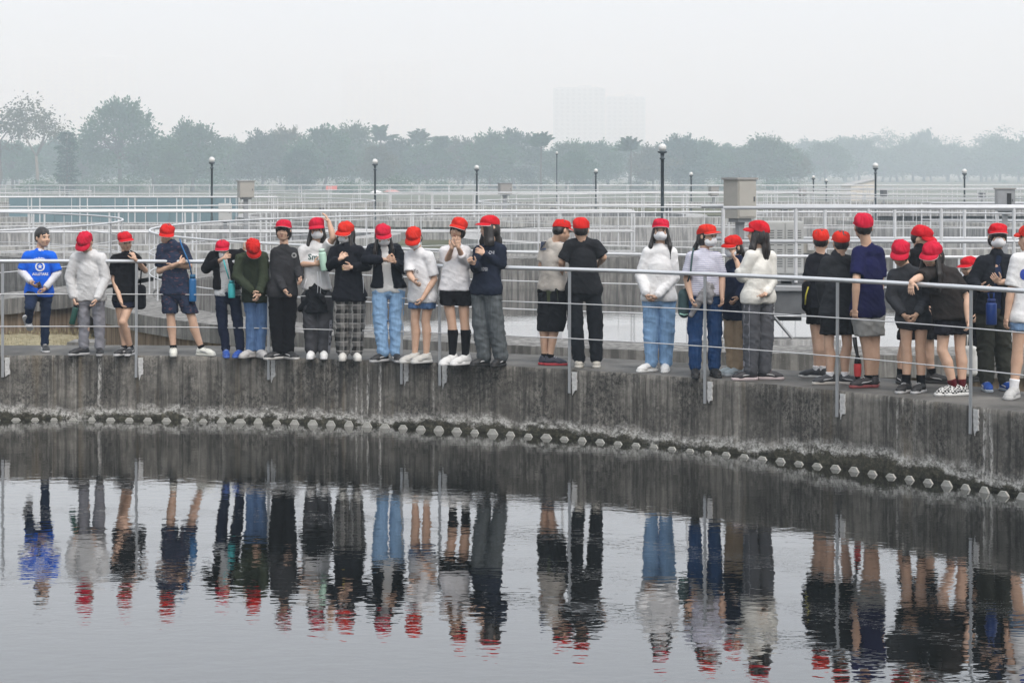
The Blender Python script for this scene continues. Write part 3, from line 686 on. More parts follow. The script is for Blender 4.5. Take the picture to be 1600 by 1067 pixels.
shw.add([(-Wd/2, -Dp/2, 0), (Wd/2, -Dp/2, 0), (Wd/2, Dp/2, 0), (-Wd/2, Dp/2, 0), (-Wd/2, -Dp/2, h0), (Wd/2, -Dp/2, h1), (Wd/2, Dp/2, h1), (-Wd/2, Dp/2, h0)], [(0, 1, 5, 4), (1, 2, 6, 5), (2, 3, 7, 6), (3, 0, 4, 7), (4, 5, 6, 7)])
shw.build('wall', mat('cream_render', (.55, .5, .42), .9), t)
MB().add([(-Wd/2-.2, -Dp/2-.2, h0), (Wd/2+.2, -Dp/2-.2, h1+.1), (Wd/2+.2, Dp/2+.2, h1+.1), (-Wd/2-.2, Dp/2+.2, h0), (-Wd/2-.2, -Dp/2-.2, h0+.12), (Wd/2+.2, -Dp/2-.2, h1+.22), (Wd/2+.2, Dp/2+.2, h1+.22), (-Wd/2-.2, Dp/2+.2, h0+.12)], [(3, 2, 1, 0), (4, 5, 6, 7), (0, 1, 5, 4), (1, 2, 6, 5), (2, 3, 7, 6), (3, 0, 4, 7)]).build('roof', M_PALE, t)
MB().box((.3, -Dp/2-.02, .7), (.7, .06, 1.4)).build('door', M_GREY, t)
def parasol(x, y, z, r, col, label):
    P = px(x, y, z); t = empty('parasol', (P[0], z, FARG)); tag(t, label, 'parasol'); H = P[2]-FARG
    MB().lathe([(.001, H+r*.35), (r*.5, H+r*.22), (r, H), (r*.98, H-.06), (r*.5, H+r*.16)], n=8).build('canopy', mat('parasol_cloth', col, .9), t)
    MB().tube([(0, 0, 0), (0, 0, H+.1)], .03, 6).build('pole', M_GALV, t)
parasol(612, 300, 390, 1.7, (.45, .2, .18), 'red parasol under the trees behind the railings'); parasol(588, 301, 395, 1.4, (.7, .7, .7), 'white parasol beside the red one under the trees')
t = empty('banner', (*px(518, 295, 380)[:2], FARG)); tag(t, 'small red banner on posts under the trees', 'banner')
zz = px(518, 293, 380)[2]-FARG
MB().box((0, 0, zz), (2.2, .05, .9)).build('panel', mat('red_panel', (.7, .12, .08), .8), t)
for s in (-.9, .9): MB().tube([(s, .06, 0), (s, .06, zz+.2)], .03, 6).build('post', M_GREY, t)

# ------------------------------------------------------------------ haze
hz = MB().box((0, 0, (160-4.4)/2), (5200, 5200, 160+4.4)).build('haze', None if False else [])
hm = bpy.data.materials.new('haze_air'); hm.use_nodes = True; ht = hm.node_tree; ht.nodes.clear()
pv = ht.nodes.new('ShaderNodeVolumePrincipled'); pv.inputs['Color'].default_value = (.76, .90, 1.0, 1); pv.inputs['Density'].default_value = HAZE_DENSITY; pv.inputs['Absorption Color'].default_value = (1, 1, 1, 1); pv.inputs['Anisotropy'].default_value = 0.0
mo = ht.nodes.new('ShaderNodeOutputMaterial'); ht.links.new(pv.outputs[0], mo.inputs['Volume']); hz.data.materials.append(hm)
tag(hz, 'thin pale grey haze filling the air', 'haze', kind='stuff')
# ------------------------------------------------------------------ organic shapes: distance fields turned into meshes
class SDF:
    def __init__(s, lo, hi, h):
        s.lo = np.array(lo, np.float64); s.h = h; s.n = np.maximum(4, np.ceil((np.array(hi)-s.lo)/h).astype(int)+1)
        s.ax = [s.lo[i]+h*np.arange(s.n[i]) for i in range(3)]; s.D = np.full(tuple(s.n), 1e3, np.float32)
    def _sl(s, lo, hi):
        a = np.clip(np.floor((np.array(lo)-s.lo)/s.h).astype(int), 0, s.n-1); b = np.clip(np.ceil((np.array(hi)-s.lo)/s.h).astype(int)+1, 1, s.n)
        if np.any(b <= a): return None, None
        sl = tuple(slice(a[i], b[i]) for i in range(3))
        P = np.stack(np.meshgrid(*[s.ax[i][a[i]:b[i]] for i in range(3)], indexing='ij'), -1); return sl, P
    def _put(s, sl, d, k, op):
        D = s.D[sl]; d = d.astype(np.float32)
        if op == 'u':
            h = np.maximum(k-np.abs(D-d), 0)/k; s.D[sl] = np.minimum(D, d)-h*h*k*.25
        elif op == 's': s.D[sl] = np.maximum(D, -d)
    def cone(s, a, b, ra, rb, k=.015, flat=None, cuts=(), op='u'):
        a, b = np.array(a, float), np.array(b, float); R = max(ra, rb); mg = R+k+3*s.h
        sl, P = s._sl(np.minimum(a, b)-mg, np.maximum(a, b)+mg)
        if sl is None: return s
        ba = b-a; L2 = max(1e-9, ba@ba); t = np.clip(((P-a)@ba)/L2, 0, 1); d = P-a-t[..., None]*ba; sc = 1.0
        if flat is not None:
            f, q = flat; f = np.array(f, float); d = d+f*((d@f)*(1/q-1))[..., None]; sc = math.sqrt(min(1, q))
        v = (np.sqrt((d*d).sum(-1))-(ra+(rb-ra)*t))*sc
        for c, n in cuts: v = np.maximum(v, (P-np.array(c))@np.array(n, float))
        s._put(sl, v, k, op); return s
    def ell(s, c, axes, r, k=.012, op='u', cuts=()):
        c = np.array(c, float); R = max(r); mg = R+k+3*s.h; sl, P = s._sl(c-mg, c+mg)
        if sl is None: return s
        q = (P-c)@np.array(axes, float).T/np.array(r); l = np.sqrt((q*q).sum(-1)); v = (l-1)*min(r)
        for c2, n in cuts: v = np.maximum(v, (P-np.array(c2))@np.array(n, float))
        s._put(sl, v, k, op); return s
    def cut(s, c, n):
        P = np.stack(np.meshgrid(*s.ax, indexing='ij'), -1); s.D = np.maximum(s.D, ((P-np.array(c))@np.array(n, float)).astype(np.float32)); return s
    def mesh(s):
        D = np.clip(s.D, -.2, .2); D = np.pad(D, 1, constant_values=.2); S_ = D < 0; n = np.array(D.shape); nc = n-1
        acc = np.zeros((int(np.prod(nc)), 3)); cnt = np.zeros(int(np.prod(nc))); quads = []
        st = np.array([nc[1]*nc[2], nc[2], 1])
        for ax in range(3):
            sa = [slice(None)]*3; sb = [slice(None)]*3; sa[ax] = slice(0, -1); sb[ax] = slice(1, None)
            I = np.argwhere(S_[tuple(sa)] != S_[tuple(sb)])
            if not len(I): continue
            o1, o2 = (ax+1) % 3, (ax+2) % 3
            J = I.copy(); J[:, ax] += 1; d0 = D[tuple(I.T)]; d1 = D[tuple(J.T)]; pos = I.astype(float); pos[:, ax] += d0/(d0-d1)
            ids = []
            for u, w in ((0, 0), (1, 0), (1, 1), (0, 1)):
                Cc = I.copy(); Cc[:, o1] -= u; Cc[:, o2] -= w; ids.append(Cc@st)
            ids = np.stack(ids, 1)
            for q in range(4): np.add.at(acc, ids[:, q], pos); np.add.at(cnt, ids[:, q], 1)
            fl = d0 < 0; ids = np.where(fl[:, None], ids, ids[:, ::-1]); quads.append(ids)
        used = cnt > 0; idx = -np.ones(len(cnt), int); idx[used] = np.arange(used.sum())
        V = (acc[used]/cnt[used][:, None]-1)*s.h+s.lo; Q = idx[np.concatenate(quads)]
        return V, Q
def vnormals(V, Q):
    a = V[Q[:, 2]]-V[Q[:, 0]]; b = V[Q[:, 3]]-V[Q[:, 1]]; n = np.cross(a, b); Nn = np.zeros_like(V)
    for q in range(4): np.add.at(Nn, Q[:, q], n)
    return Nn/np.maximum(np.linalg.norm(Nn, axis=1, keepdims=True), 1e-12)
def relax(V, Q, it=1, w=.5):
    for _ in range(it):
        A = np.zeros_like(V); c = np.zeros(len(V))
        for q in range(4): np.add.at(A, Q[:, q], V[Q[:, (q+1) % 4]]); np.add.at(A, Q[:, q], V[Q[:, (q+3) % 4]]); np.add.at(c, Q[:, q], 2)
        V = V*(1-w)+A/c[:, None]*w
    return V
def wrinkle(V, Q, amp, seed):
    Nn = vnormals(V, Q)
    w = V+.03*(vnoise(V*7, seed+3)[:, None]-.5)
    tl = w@np.array([[1, 0, .55], [0, 1, .4], [-.55, .3, 1]])
    n1 = vnoise(tl*np.array([15, 15, 5.0]), seed); n2 = vnoise(w*np.array([38, 38, 24.0]), seed+1); n3 = vnoise(tl*np.array([6, 6, 22.0]), seed+2)
    f = (1-np.abs(2*n1-1))**3; g2 = (1-np.abs(2*n3-1))**4
    return V+Nn*(amp*.9*(f-.25)+amp*.9*(g2-.2)+amp*.35*(n2-.5))[:, None]
I3 = np.eye(3)

# ---- shared pieces (built once): head, hands, shoe, cap, mask
def head_arrays():
    s = SDF((-.11, -.14, -.16), (.11, .14, .15), .0062)
    s.ell((0, .012, .030), I3, (.072, .090, .085)); s.ell((0, -.028, -.028), I3, (.061, .060, .078), .03); s.ell((0, -.052, -.088), I3, (.032, .032, .026), .03)
    s.ell((0, -.005, -.06), I3, (.058, .06, .04), .03)
    s.cone((0, -.084, .006), (0, -.100, -.030), .007, .0125, .014); s.ell((0, -.092, -.034), I3, (.017, .010, .009), .01)
    for e in (-1, 1):
        s.ell((e*.073, .012, -.016), I3, (.011, .019, .031), .006); s.ell((e*.034, -.072, -.036), I3, (.022, .018, .02), .02); s.ell((e*.03, -.078, .022), I3, (.026, .010, .008), .012)
        s.ell((e*.031, -.092, -.001), I3, (.014, .009, .008), .004, 's')
    s.cone((-.018, -.084, -.062), (.018, -.084, -.062), .0075, .0075, .012)
    V, Q = s.mesh(); return relax(V, Q, 1), Q
HEAD = head_arrays()
def blob(c, r, n=8, m=6):
    V = [(c[0]+r[0]*math.sin(math.pi*(j+.5)/m)*math.cos(2*math.pi*i/n), c[1]+r[1]*math.sin(math.pi*(j+.5)/m)*math.sin(2*math.pi*i/n), c[2]+r[2]*math.cos(math.pi*(j+.5)/m)) for j in range(m) for i in range(n)]
    return np.array(V), np.array([(j*n+i, j*n+n+i, j*n+n+(i+1) % n, j*n+(i+1) % n) for j in range(m-1) for i in range(n)])
FACE = []
for e in (-1, 1):
    FACE += [(blob((e*.031, -.0805, -.001), (.0135, .005, .0062)), 1), (blob((e*.031, -.0838, -.001), (.0068, .004, .0066)), 2), (blob((e*.031, -.083, .0065), (.0155, .005, .0028)), 2), (blob((e*.033, -.0865, .021), (.019, .006, .0042)), 2)]
FACE += [(blob((0, -.0915, -.0595), (.018, .006, .0042)), 3), (blob((0, -.0895, -.0675), (.015, .006, .0045)), 3)]
def hand_arrays(curl, spread=.10):
    s = SDF((-.07, -.03, -.09), (.08, .21, .05), .0046); rp = .0
    s.cone((0, -.01, 0), (0, .03, 0), .020, .024, .01, flat=((0, 0, 1), .75)); s.cone((-.018, .04, 0), (.018, .04, 0), .024, .024, .012, flat=((0, 0, 1), .6)); s.cone((-.024, .075, 0), (.024, .075, 0), .016, .016, .014, flat=((0, 0, 1), .75))
    for i, (x, L) in enumerate(((-.030, .052), (-.011, .064), (.010, .070), (.030, .062))):
        p = np.array([x, .082, 0.0]); an = spread*(x/.03)*.6; c = curl*(1.0+.12*(i % 2)); d = 0.0; seg = (.46, .30, .24); r = .0088-.0008*(i == 0)
        for q, f in enumerate(seg):
            d += c*(.8 if q == 0 else 1.1); v = np.array([math.sin(an)*math.cos(d), math.cos(an)*math.cos(d), -math.sin(d)]); e = p+v*L*f*1.08
            s.cone(p, e, r-.0007*q, r-.0007*(q+1), .004); p = e
    p = np.array([.026, .018, -.004])
    for q, (vx, vy, vz, L) in enumerate(((.75, .6, -.25, .040), (.40, .85, -.35, .032), (.25, .9, -.4, .024))):
        v = np.array([vx, vy, vz]); v /= np.linalg.norm(v); e = p+v*L; s.cone(p, e, .0125-.0015*q, .0112-.0015*q, .006); p = e
    V, Q = s.mesh(); return V, Q
HANDS = {c: hand_arrays(c) for c in (.22, .55, .95)}
def shoe_sets():
    out = {}
    for nm, wd, hi in (('sneaker', 1.0, .0), ('chunky', 1.15, .01), ('hightop', 1.02, .05)):
        s = SDF((-.08, -.22, -.01), (.08, .09, .16), .006)
        s.cone((0, .028, .045), (0, -.02, .05), .036*wd, .036*wd, .02); s.cone((0, .012, .05), (0, .016, .085+hi), .036*wd, .034*wd, .02)
        s.cone((0, -.02, .06), (.004, -.10, .040), .036*wd, .035*wd, .02); s.cone((.004, -.10, .036), (.004, -.148, .030), .040*wd, .032*wd, .02, flat=((0, 0, 1), .9))
        s.cut((0, 0, .020), (0, 0, -1)); s.cut((0, 0, .098+hi), (0, 0, 1)); up = s.mesh()
        s = SDF((-.09, -.24, -.02), (.09, .11, .07), .006); h = .028*(1.25 if nm == 'chunky' else 1)
        s.cone((0, .028, .015), (0, -.05, .015), .042*wd, .038*wd, .01, flat=((0, 0, 1), .95)); s.cone((0, -.05, .015), (.004, -.148, .015), .039*wd, .038*wd, .01)
        s.cut((0, 0, .001), (0, 0, -1)); s.cut((0, 0, h), (0, 0, 1)); so_ = s.mesh()
        lc = MB()
        for k in range(5): y = -.045-.018*k; z = .092-.0082*k; w = .020; lc.tube([(-w, y, z-.006), (0, y-.004, z+.001), (w, y, z-.006)], .0035, 5)
        sp = MB(); wv = wd
        for e in (-1, 1): sp.tube([(e*.037*wv, .012, .062), (e*.0395*wv, -.03, .052), (e*.041*wv, -.075, .048), (e*.0415*wv, -.10, .040)], [.004, .006, .006, .003], 5)
        out[nm] = (up, so_, lc, sp)
    return out
SHOES = shoe_sets()
def cap_arrays(seed, puff=1.0):
    rr = np.random.default_rng(seed); nphi, nr = 56, 14; V = []; ph0 = rr.uniform(0, 6.28)
    for j in range(nr):
        t = j/(nr-1); el = t*math.pi/2
        for i in range(nphi):
            a = 2*math.pi*i/nphi; rx, ry = .090, .110; e = .86; cr = math.cos(el)**e; z = .102*puff*math.sin(el)**.95
            seam = -.0035*math.exp(-((((a*6/(2*math.pi)) % 1)-.5)/.06)**2)*math.sin(el*1.3+.25)
            pk = .0045*math.sin(11*a+ph0)*math.sin(2*el)**2+.006*math.sin(3*a+ph0*2+4*el)*math.sin(2*el)+.004*math.sin(17*a+ph0*3+3*el)*math.sin(2*el)
            bul = 1+.07*math.sin(2*el)
            x = math.sin(a)*(rx*cr*bul+seam+pk); y = -math.cos(a)*(ry*cr*bul+seam+pk)+.010
            V.append((x, y, .022+z+(1-t)*(-.016*(y/.104))+.004*math.sin(5*a+ph0)*math.sin(2*el)))
    V.append((0, .01, .022+.104*puff)); Fq = [(j*nphi+i, j*nphi+(i+1) % nphi, (j+1)*nphi+(i+1) % nphi, (j+1)*nphi+i) for j in range(nr-2) for i in range(nphi)]
    j = nr-2; T = [(j*nphi+i, j*nphi+(i+1) % nphi, len(V)-1) for i in range(nphi)]
    return V, Fq, T
def brim_arrays(L=.062, droop=.028):
    n, m = 25, 6; top = []; bot = []
    for j in range(m):
        t = j/(m-1)
        for i in range(n):
            u = -1+2*i/(n-1); a = u*R_(72); rx, ry = .091, .111; x0 = math.sin(a)*rx; y0 = -math.cos(a)*ry+.010; z0 = .022-.016*(y0/.104)
            ext = L*(1-abs(u)**2.6)**.6*t if abs(u) < 1 else 0; x = x0+math.sin(a)*ext*.45; y = y0-ext; z = z0-droop*t*t*(ext/L if L else 0)-.018*u*u*t+.002
            top.append((x, y, z+.002)); bot.append((x, y, z-.003))
    V = top; I = lambda j, i: j*n+i
    Fq = [(I(j, i), I(j+1, i), I(j+1, i+1), I(j, i+1)) for j in range(m-1) for i in range(n-1)]
    edge = [(x, y, z) for x, y, z in bot]
    return top, Fq, edge, [tuple(reversed(f)) for f in Fq]
def mask_arrays():
    s = SDF((-.09, -.13, -.14), (.09, .02, .03), .0052)
    s.ell((0, -.040, -.055), I3, (.070, .068, .056), .01); s.ell((0, -.080, -.038), I3, (.034, .034, .034), .02)
    s.cut((0, -.022, 0), (0, 1, 0)); V, Q = s.mesh(); V = relax(V, Q, 1)
    lp = MB()
    for e in (-1, 1):
        for z0 in (-.03, -.075): lp.tube([(e*.062, -.036, z0), (e*.074, -.005, -.03), (e*.080, .02, -.02)], .0022, 4)
    return (V, Q), lp
MASK, LOOPS = mask_arrays()

# ---- person materials
def m_skin():
    m, t, b = nodes_of('skin'); v = coords(t)
    oi = N(t, 'ShaderNodeObjectInfo'); c = ramp(t, noise(t, v, 14, 3), [(.3, (.54, .345, .245)), (.7, (.64, .43, .315))])
    c = mixc(t, math_(t, 'MULTIPLY', oi.outputs['Random'], .5), c, (.44, .27, .18))
    t.links.new(c, b.inputs['Base Color']); b.inputs['Roughness'].default_value = .55; b.inputs['Subsurface Weight'].default_value = .0; b.inputs['Specular IOR Level'].default_value = .35
    return m
M_SKIN = m_skin(); M_EYEW = mat('eye_white', (.62, .60, .57), .3); M_DARKEYE = mat('eye_dark', (.015, .01, .008), .3); M_LIP = mat('lip', (.36, .14, .11), .5)
def m_hair():
    m, t, b = nodes_of('black_hair'); v = coords(t, scale=(1, 1, .08)); n = noise(t, v, 110, 3, .6)
    c = ramp(t, n, [(.3, (.006, .005, .005)), (.7, (.024, .019, .017))]); t.links.new(c, b.inputs['Base Color']); b.inputs['Roughness'].default_value = .42; bump(t, b, n, .6, .006); return m
M_HAIR = m_hair()
def red(k): return [(.50, .013, .022), (.55, .028, .018), (.50, .014, .040), (.52, .019, .016)][k]
M_CAPLINE = mat('white_cap_lining', (.70, .68, .68), .9)
M_MASK = cloth((.84, .85, .87))
def place(o, c, axes, s=1.0):
    M = Matrix([[axes[0][i]*s, axes[1][i]*s, axes[2][i]*s, c[i]] for i in range(3)]+[[0, 0, 0, 1]]); o.matrix_local = M; return o
CAPM, BRIMM = {}, {}
def cap_meshes(k, var):
    if (k, var) not in CAPM:
        cm = cloth(red(k)); V, Fq, T = cap_arrays(var+3, 1.0 if var % 2 else .94)
        me = mesh_np('cap', V, [np.array(Fq), np.array(T)], cm); md = None
        top, tf, bot, bf = brim_arrays(.052+.006*(var % 3), .016+.008*(var % 2)); n = len(top)
        br_ = mesh_np('brim', top, np.array(tf), cm); bl = mesh_np('brim_lining', bot, np.array(bf), M_CAPLINE if var % 3 != 1 else cm)
        CAPM[(k, var)] = (me, br_, bl)
    return CAPM[(k, var)]
def nrm(v): v = np.array(v, float); return v/max(1e-9, np.linalg.norm(v))
PEOPLE = {}
SHOEM = {}
def shoe_obj(kind, upc, soc, lace, pat=None, col2=None):
    key = (kind, upc, soc, lace, pat)
    if key not in SHOEM:
        (uV, uQ), (sV, sQ), lc, sp = SHOES[kind]; um = cloth(upc, pat, col2) if pat else mat('shoe_upper', upc, .6, 0, .15, 25, .3, 90)
        SHOEM[key] = (mesh_np('shoe', uV, uQ, um), mesh_np('sole', sV, sQ, mat('shoe_sole', soc, .7)), lc.mesh('laces', mat('shoe_lace', lace, .8)), sp.mesh('side_stripe', mat('shoe_stripe', (.30, .30, .31) if sum(upc) > 1 else (.42, .42, .42), .7), True))
    return SHOEM[key]

def person(id, label, xb, yb, yaw, cap, hd, S, E, W, H_, K, A, top, bot, shoes, toes=(None, None), hair='short', mask=False, capk=0, capv=0, sock=None, lift=None, hand=(.55, .55), G=(None, None), zoff=.10, dH=0.0, group=None, size=1.0, lean=0.0, longp=None, captilt=None):
    """cap: pixel of the cap's centre; hd: head yaw, pitch, roll; S/E/W/H_/K/A: pixels of both shoulders, elbows, wrists, hips, knees, ankles (picture-left first)"""
    z0 = deck_z(yb)+zoff; base = np.array([(xb-800)*z0/F, z0, 0.0]); ppm = F/z0; u = size
    y_ = R_(yaw); fwd = np.array([math.sin(y_), -math.cos(y_), 0]); side = np.array([math.cos(y_), math.sin(y_), 0]); side = side*(1 if side[0] >= 0 else -1)
    def P(q, dy=0.0):
        d = q[2] if len(q) > 2 else None; yy = z0+(dy if d is None else -d); return px(q[0], q[1], yy)-base
    # torso joints
    sa, sb = P(S[0], -side[1]*.13*u-lean), P(S[1], side[1]*.13*u-lean); mid = (sa+sb)/2
    sa = mid+(sa-mid)*.70+np.array([0, 0, -.026]); sb = mid+(sb-mid)*.70+np.array([0, 0, -.026])
    ha, hb = P(H_[0], -side[1]*.07*u), P(H_[1], side[1]*.07*u); pel = (ha+hb)/2
    Nk = mid+np.array([0, 0, .012]); spine = nrm(Nk-pel); ff = nrm(fwd-spine*(fwd@spine))
    arms = []
    for s_, e_, w_, g_ in ((sa, E[0], W[0], G[0]), (sb, E[1], W[1], G[1])):
        if e_ is None: e = s_+np.array([0, 0, -.235*u])-fwd*.02
        else: e = P(e_, s_[1]-.0 if True else 0) if len(e_) < 3 else P(e_)
        if w_ is None: w = e+nrm(np.array([0, 0, -1])+fwd*.25)*.21*u
        elif len(w_) > 2: w = P(w_)
        else:
            w = P(w_, e[1]); L = .215*u; pr = math.hypot(w[0]-e[0], w[2]-e[2]); dd = math.sqrt(max(0, L*L-pr*pr)); dd = min(dd, .19)*(1 if fwd[1] < .25 else -1); w = P(w_, e[1]-dd)
        if w_ is None or len(w_) < 3:
            rel = w-pel; lat = abs(rel@side); need = .155*u-(rel@fwd)
            if lat < .17*u and need > 0 and fwd[1] < .3: w = w+fwd*need*(1 if lat < .13*u else (.17*u-lat)/(.04*u))
        gd = nrm(w-e) if g_ is None else nrm((P(g_, w[1]) if len(g_) < 3 else P(g_))-w)
        arms.append((s_, e, w, gd))
    legs = []
    ankz = .078*u
    for i, (h, k_, a_) in enumerate(((ha, K[0], A[0]), (hb, K[1], A[1]))):
        k = P(k_, h[1]*.6) if len(k_) < 3 else P(k_); a = P(a_, h[1]*.5) if len(a_) < 3 else P(a_)
        if lift is None or lift != i: a[2] = ankz
        ty = toes[i] if toes[i] is not None else yaw+(-8 if i == 0 else 8)
        legs.append((h, k, a, R_(ty)))
    # head frame
    hy, hp, hr = [R_(q) for q in hd]; hf = np.array([math.sin(hy)*math.cos(hp), -math.cos(hy)*math.cos(hp), -math.sin(hp)])
    hu = nrm(np.array([0, 0, 1])-hf*hf[2]); hrt = np.cross(hu, hf); hu2 = hu*math.cos(hr)+hrt*math.sin(hr); hrt = np.cross(hu2, hf); hu = hu2
    AX = (hrt, -hf, hu); hs = .94*u
    Hc = P(cap, -lean*1.2-dH)-hu*.073*hs
    hl = lambda q: Hc+hs*(hrt*q[0]-hf*q[1]+hu*q[2])
    # ---- body: one skin surface
    lo = np.array([-.75, -.6, -.03]); hi = np.array([.75, .6, 1.75])
    pts = np.array([sa, sb, ha, hb, Nk, Hc]+[q for a in arms for q in a[1:3]]+[q for l in legs for q in l[1:3]]); lo = pts.min(0)-.16; hi = pts.max(0)+.16
    s = SDF(lo, hi, .0125)
    ch = lerp(Nk, pel, .30); wa_ = lerp(Nk, pel, .72)
    s.cone(ch, wa_, .100*u, .092*u, .04, flat=(ff, .70)); s.cone(wa_, pel, .088*u, .086*u, .03, flat=(ff, .72)); s.cone(ha, hb, .058*u, .058*u, .03)
    s.cone(sa, sb, .040*u, .040*u, .04); s.cone(Nk-spine*.03, lerp(Nk, sa, .5), .045*u, .04*u, .03); s.cone(Nk-spine*.03, lerp(Nk, sb, .5), .045*u, .04*u, .03)
    s.cone(Nk-spine*.02, hl((0, .022, -.05)), .047*u, .044*u, .02)
    for (p, e, w, gd) in arms:
        s.cone(p, e, .040*u, .033*u, .012); s.cone(e, lerp(e, w, .35), .034*u, .034*u, .006); s.cone(lerp(e, w, .35), w, .034*u, .0225*u, .006); s.cone(w, w+gd*.02, .0225*u, .021*u, .004)
    for (h, k, a, ty) in legs:
        s.cone(h, k, .063*u, .045*u, .012); bk = nrm(np.array([-math.sin(ty), math.cos(ty), 0])); cf = lerp(k, a, .32)+bk*.014
        s.cone(k, cf, .045*u, .050*u, .008); s.cone(cf, a, .049*u, .030*u, .008); s.cone(a, a+np.array([0, 0, -.03]), .030*u, .028*u, .005)
    V, Q = s.mesh(); V = relax(V, Q, 2)
    Vs, Qs, Ms = [V], [Q], [np.zeros(len(Q), int)]; n = len(V)
    def join(V2, Q2, mi):
        nonlocal n
        Vs.append(V2); Qs.append(Q2+n); Ms.append(np.full(len(Q2), mi)); n += len(V2)
    AXm = np.array([hrt, -hf, hu]); join(Hc+(HEAD[0]*hs)@AXm, HEAD[1], 0)
    for (bV, bQ), mi in FACE: join(Hc+(bV*hs)@AXm, bQ, mi)
    for i, (p, e, w, gd) in enumerate(arms):
        inw = nrm(ch-w); nn = inw-gd*(inw@gd); nn = nrm(nn) if np.linalg.norm(nn) > .05 else ff
        th = np.cross(gd, nn); pref = fwd*.8+np.array([0, 0, .6]); th = th if th@pref > 0 else -th
        hV, hQ = HANDS[hand[i]]; hsz = .74*u; M = np.array([th, gd, -nn])
        V2 = w+(hV*hsz)@M
        join(V2, hQ if np.linalg.det(M) > 0 else hQ[:, ::-1], 0)
    me = mesh_np('person', np.concatenate(Vs), np.concatenate(Qs), [M_SKIN, M_EYEW, M_DARKEYE, M_LIP], True, np.concatenate(Ms))
    root = obj('person', me); root.location = base; tag(root, label, 'person', group or 'children lined up along the tank walkway')
    info = dict(root=root, base=base, z0=z0, arms=arms, legs=legs, N=Nk, pel=pel, Hc=Hc, hl=hl, hs=hs, ff=ff, fwd=fwd, side=side, hu=hu, hf=hf, hrt=hrt, ch=ch, u=u, P=P, ax=AX, spine=spine); PEOPLE[id] = info
    # ---- clothes
    def garment(t, seed):
        """t: col, hem (pixel y), sl (sleeve 0..2), loose, pat, col2, open, hood, name"""
        L = t.get('loose', .018)*.72; hemz = P((xb, t['hem']), 0)[2]; h = .0112
        s = SDF(lo-.05, hi+.05, h); hc = [(np.array([0, 0, hemz]), (0, 0, -1))]
        if abs(spine[2]) < .93: hc = [(pel+spine*(-.02 if t['hem'] > 0 else 0)+spine*((hemz-pel[2])), -spine)]
        bt = pel-spine*max(.02, (pel[2]-hemz)+.05); fl = t.get('flare', .0)
        s.cone(ch, wa_, .096*u+L, .096*u+L+fl*.4, .04, flat=(ff, .76)); s.cone(wa_, bt, .096*u+L+fl*.4, .096*u+L+fl, .03, flat=(ff, .80), cuts=hc)
        hw = .064*u+L*.6+bot.get('wide', 0)*.20; h0_, h1_ = ha+spine*.02, hb+spine*.02; s.cone(h0_, h1_, hw, hw, .04, cuts=hc)
        for hj, sg in ((h0_, -1), (h1_, 1)):
            s.cone(lerp(ch, wa_, .25)+(side*sg)*.036*u, hj, .060*u+L*.9, hw, .05, cuts=hc); s.cone(hj, hj-spine*.16, hw, hw+.003, .03, cuts=hc)
        s.cone(sa, sb, .042*u+L*.4, .042*u+L*.4, .03); s.cone(Nk-spine*.02, lerp(Nk, sa, .55), .040*u+L*.4, .042*u+L*.4, .03); s.cone(Nk-spine*.02, lerp(Nk, sb, .55), .040*u+L*.4, .042*u+L*.4, .03)
        s.cone(Nk-spine*.03, Nk+spine*.012, .058*u, .056*u, .012)
        if t.get('collar'): s.cone(Nk+spine*.0, Nk+spine*.03, .062*u, .060*u, .01)
        if t.get('hood'):
            s.cone(Nk-ff*.05-side*.045+spine*.01, Nk-ff*.05+side*.045+spine*.01, .045, .045, .03); s.cone(Nk-ff*.03-side*.07, Nk+ff*.045-side*.035-spine*.01, .03, .02, .02); s.cone(Nk-ff*.03+side*.07, Nk+ff*.045+side*.035-spine*.01, .03, .02, .02)
            s.cone(Nk-ff*.085-spine*.03, Nk-ff*.09-spine*.12, .05, .02, .03, flat=(ff, .6))
        sls = t.get('sl', .8); sls = sls if hasattr(sls, '__len__') else (sls, sls)
        for i, (p, e, w, gd) in enumerate(arms):
            q = sls[i]; d1 = nrm(e-p); d2 = nrm(w-e); r0 = .046*u+L*.6; r1 = .038*u+L*.7; r2 = t.get('cuff', .029*u+L*.4)
            if q <= 0: continue
            if q < 1: s.cone(p, e, r0, r1+.008, .018, cuts=[(lerp(p, e, q), d1)]); s.cone(lerp(p, e, q-.25), lerp(p, e, q+.3), .037*u, .036*u, .004, op='s') if L > .012 else None
            else:
                s.cone(p, e, r0, r1, .009); c = [(lerp(e, w, q-1), d2)]; s.cone(e, lerp(e, w, .75), r1, r2+.006, .006, cuts=c); s.cone(lerp(e, w, .75), w+d2*.03, r2+.006, r2, .006, cuts=c)
                if t.get('cuffband'): s.cone(lerp(e, w, q-1.0)-d2*.035, lerp(e, w, q-1)-d2*.012, r2-.002, r2-.004, .004)
        if t.get('ribhem'): s.cone(pel+spine*(hemz-pel[2]+.035), pel+spine*(hemz-pel[2]+.01), .106*u+L*.6, .104*u+L*.6, .004, flat=(ff, .78), cuts=hc)
        if t.get('open'):
            o = t['open']; f0 = Nk+ff*(.10*u+L); f1 = pel+ff*(.11*u+L+.02)-spine*.35; s.cone(f0, f1, o, o*1.35, .004, flat=(ff, 2.2), op='s')
        V, Q = s.mesh(); V = relax(V, Q, 1); V = wrinkle(V, Q, t.get('wr', .011)*(.36 if sum(t['col']) > 1.4 else .55), seed)
        return obj(t.get('name', 'shirt'), mesh_np(t.get('name', 'shirt'), V, Q, cloth(t['col'], t.get('pat'), t.get('col2'))), root)
    tops = top if isinstance(top, list) else [top]; made = [garment(t, id*7+i) for i, t in enumerate(tops)]; info['tops'] = made
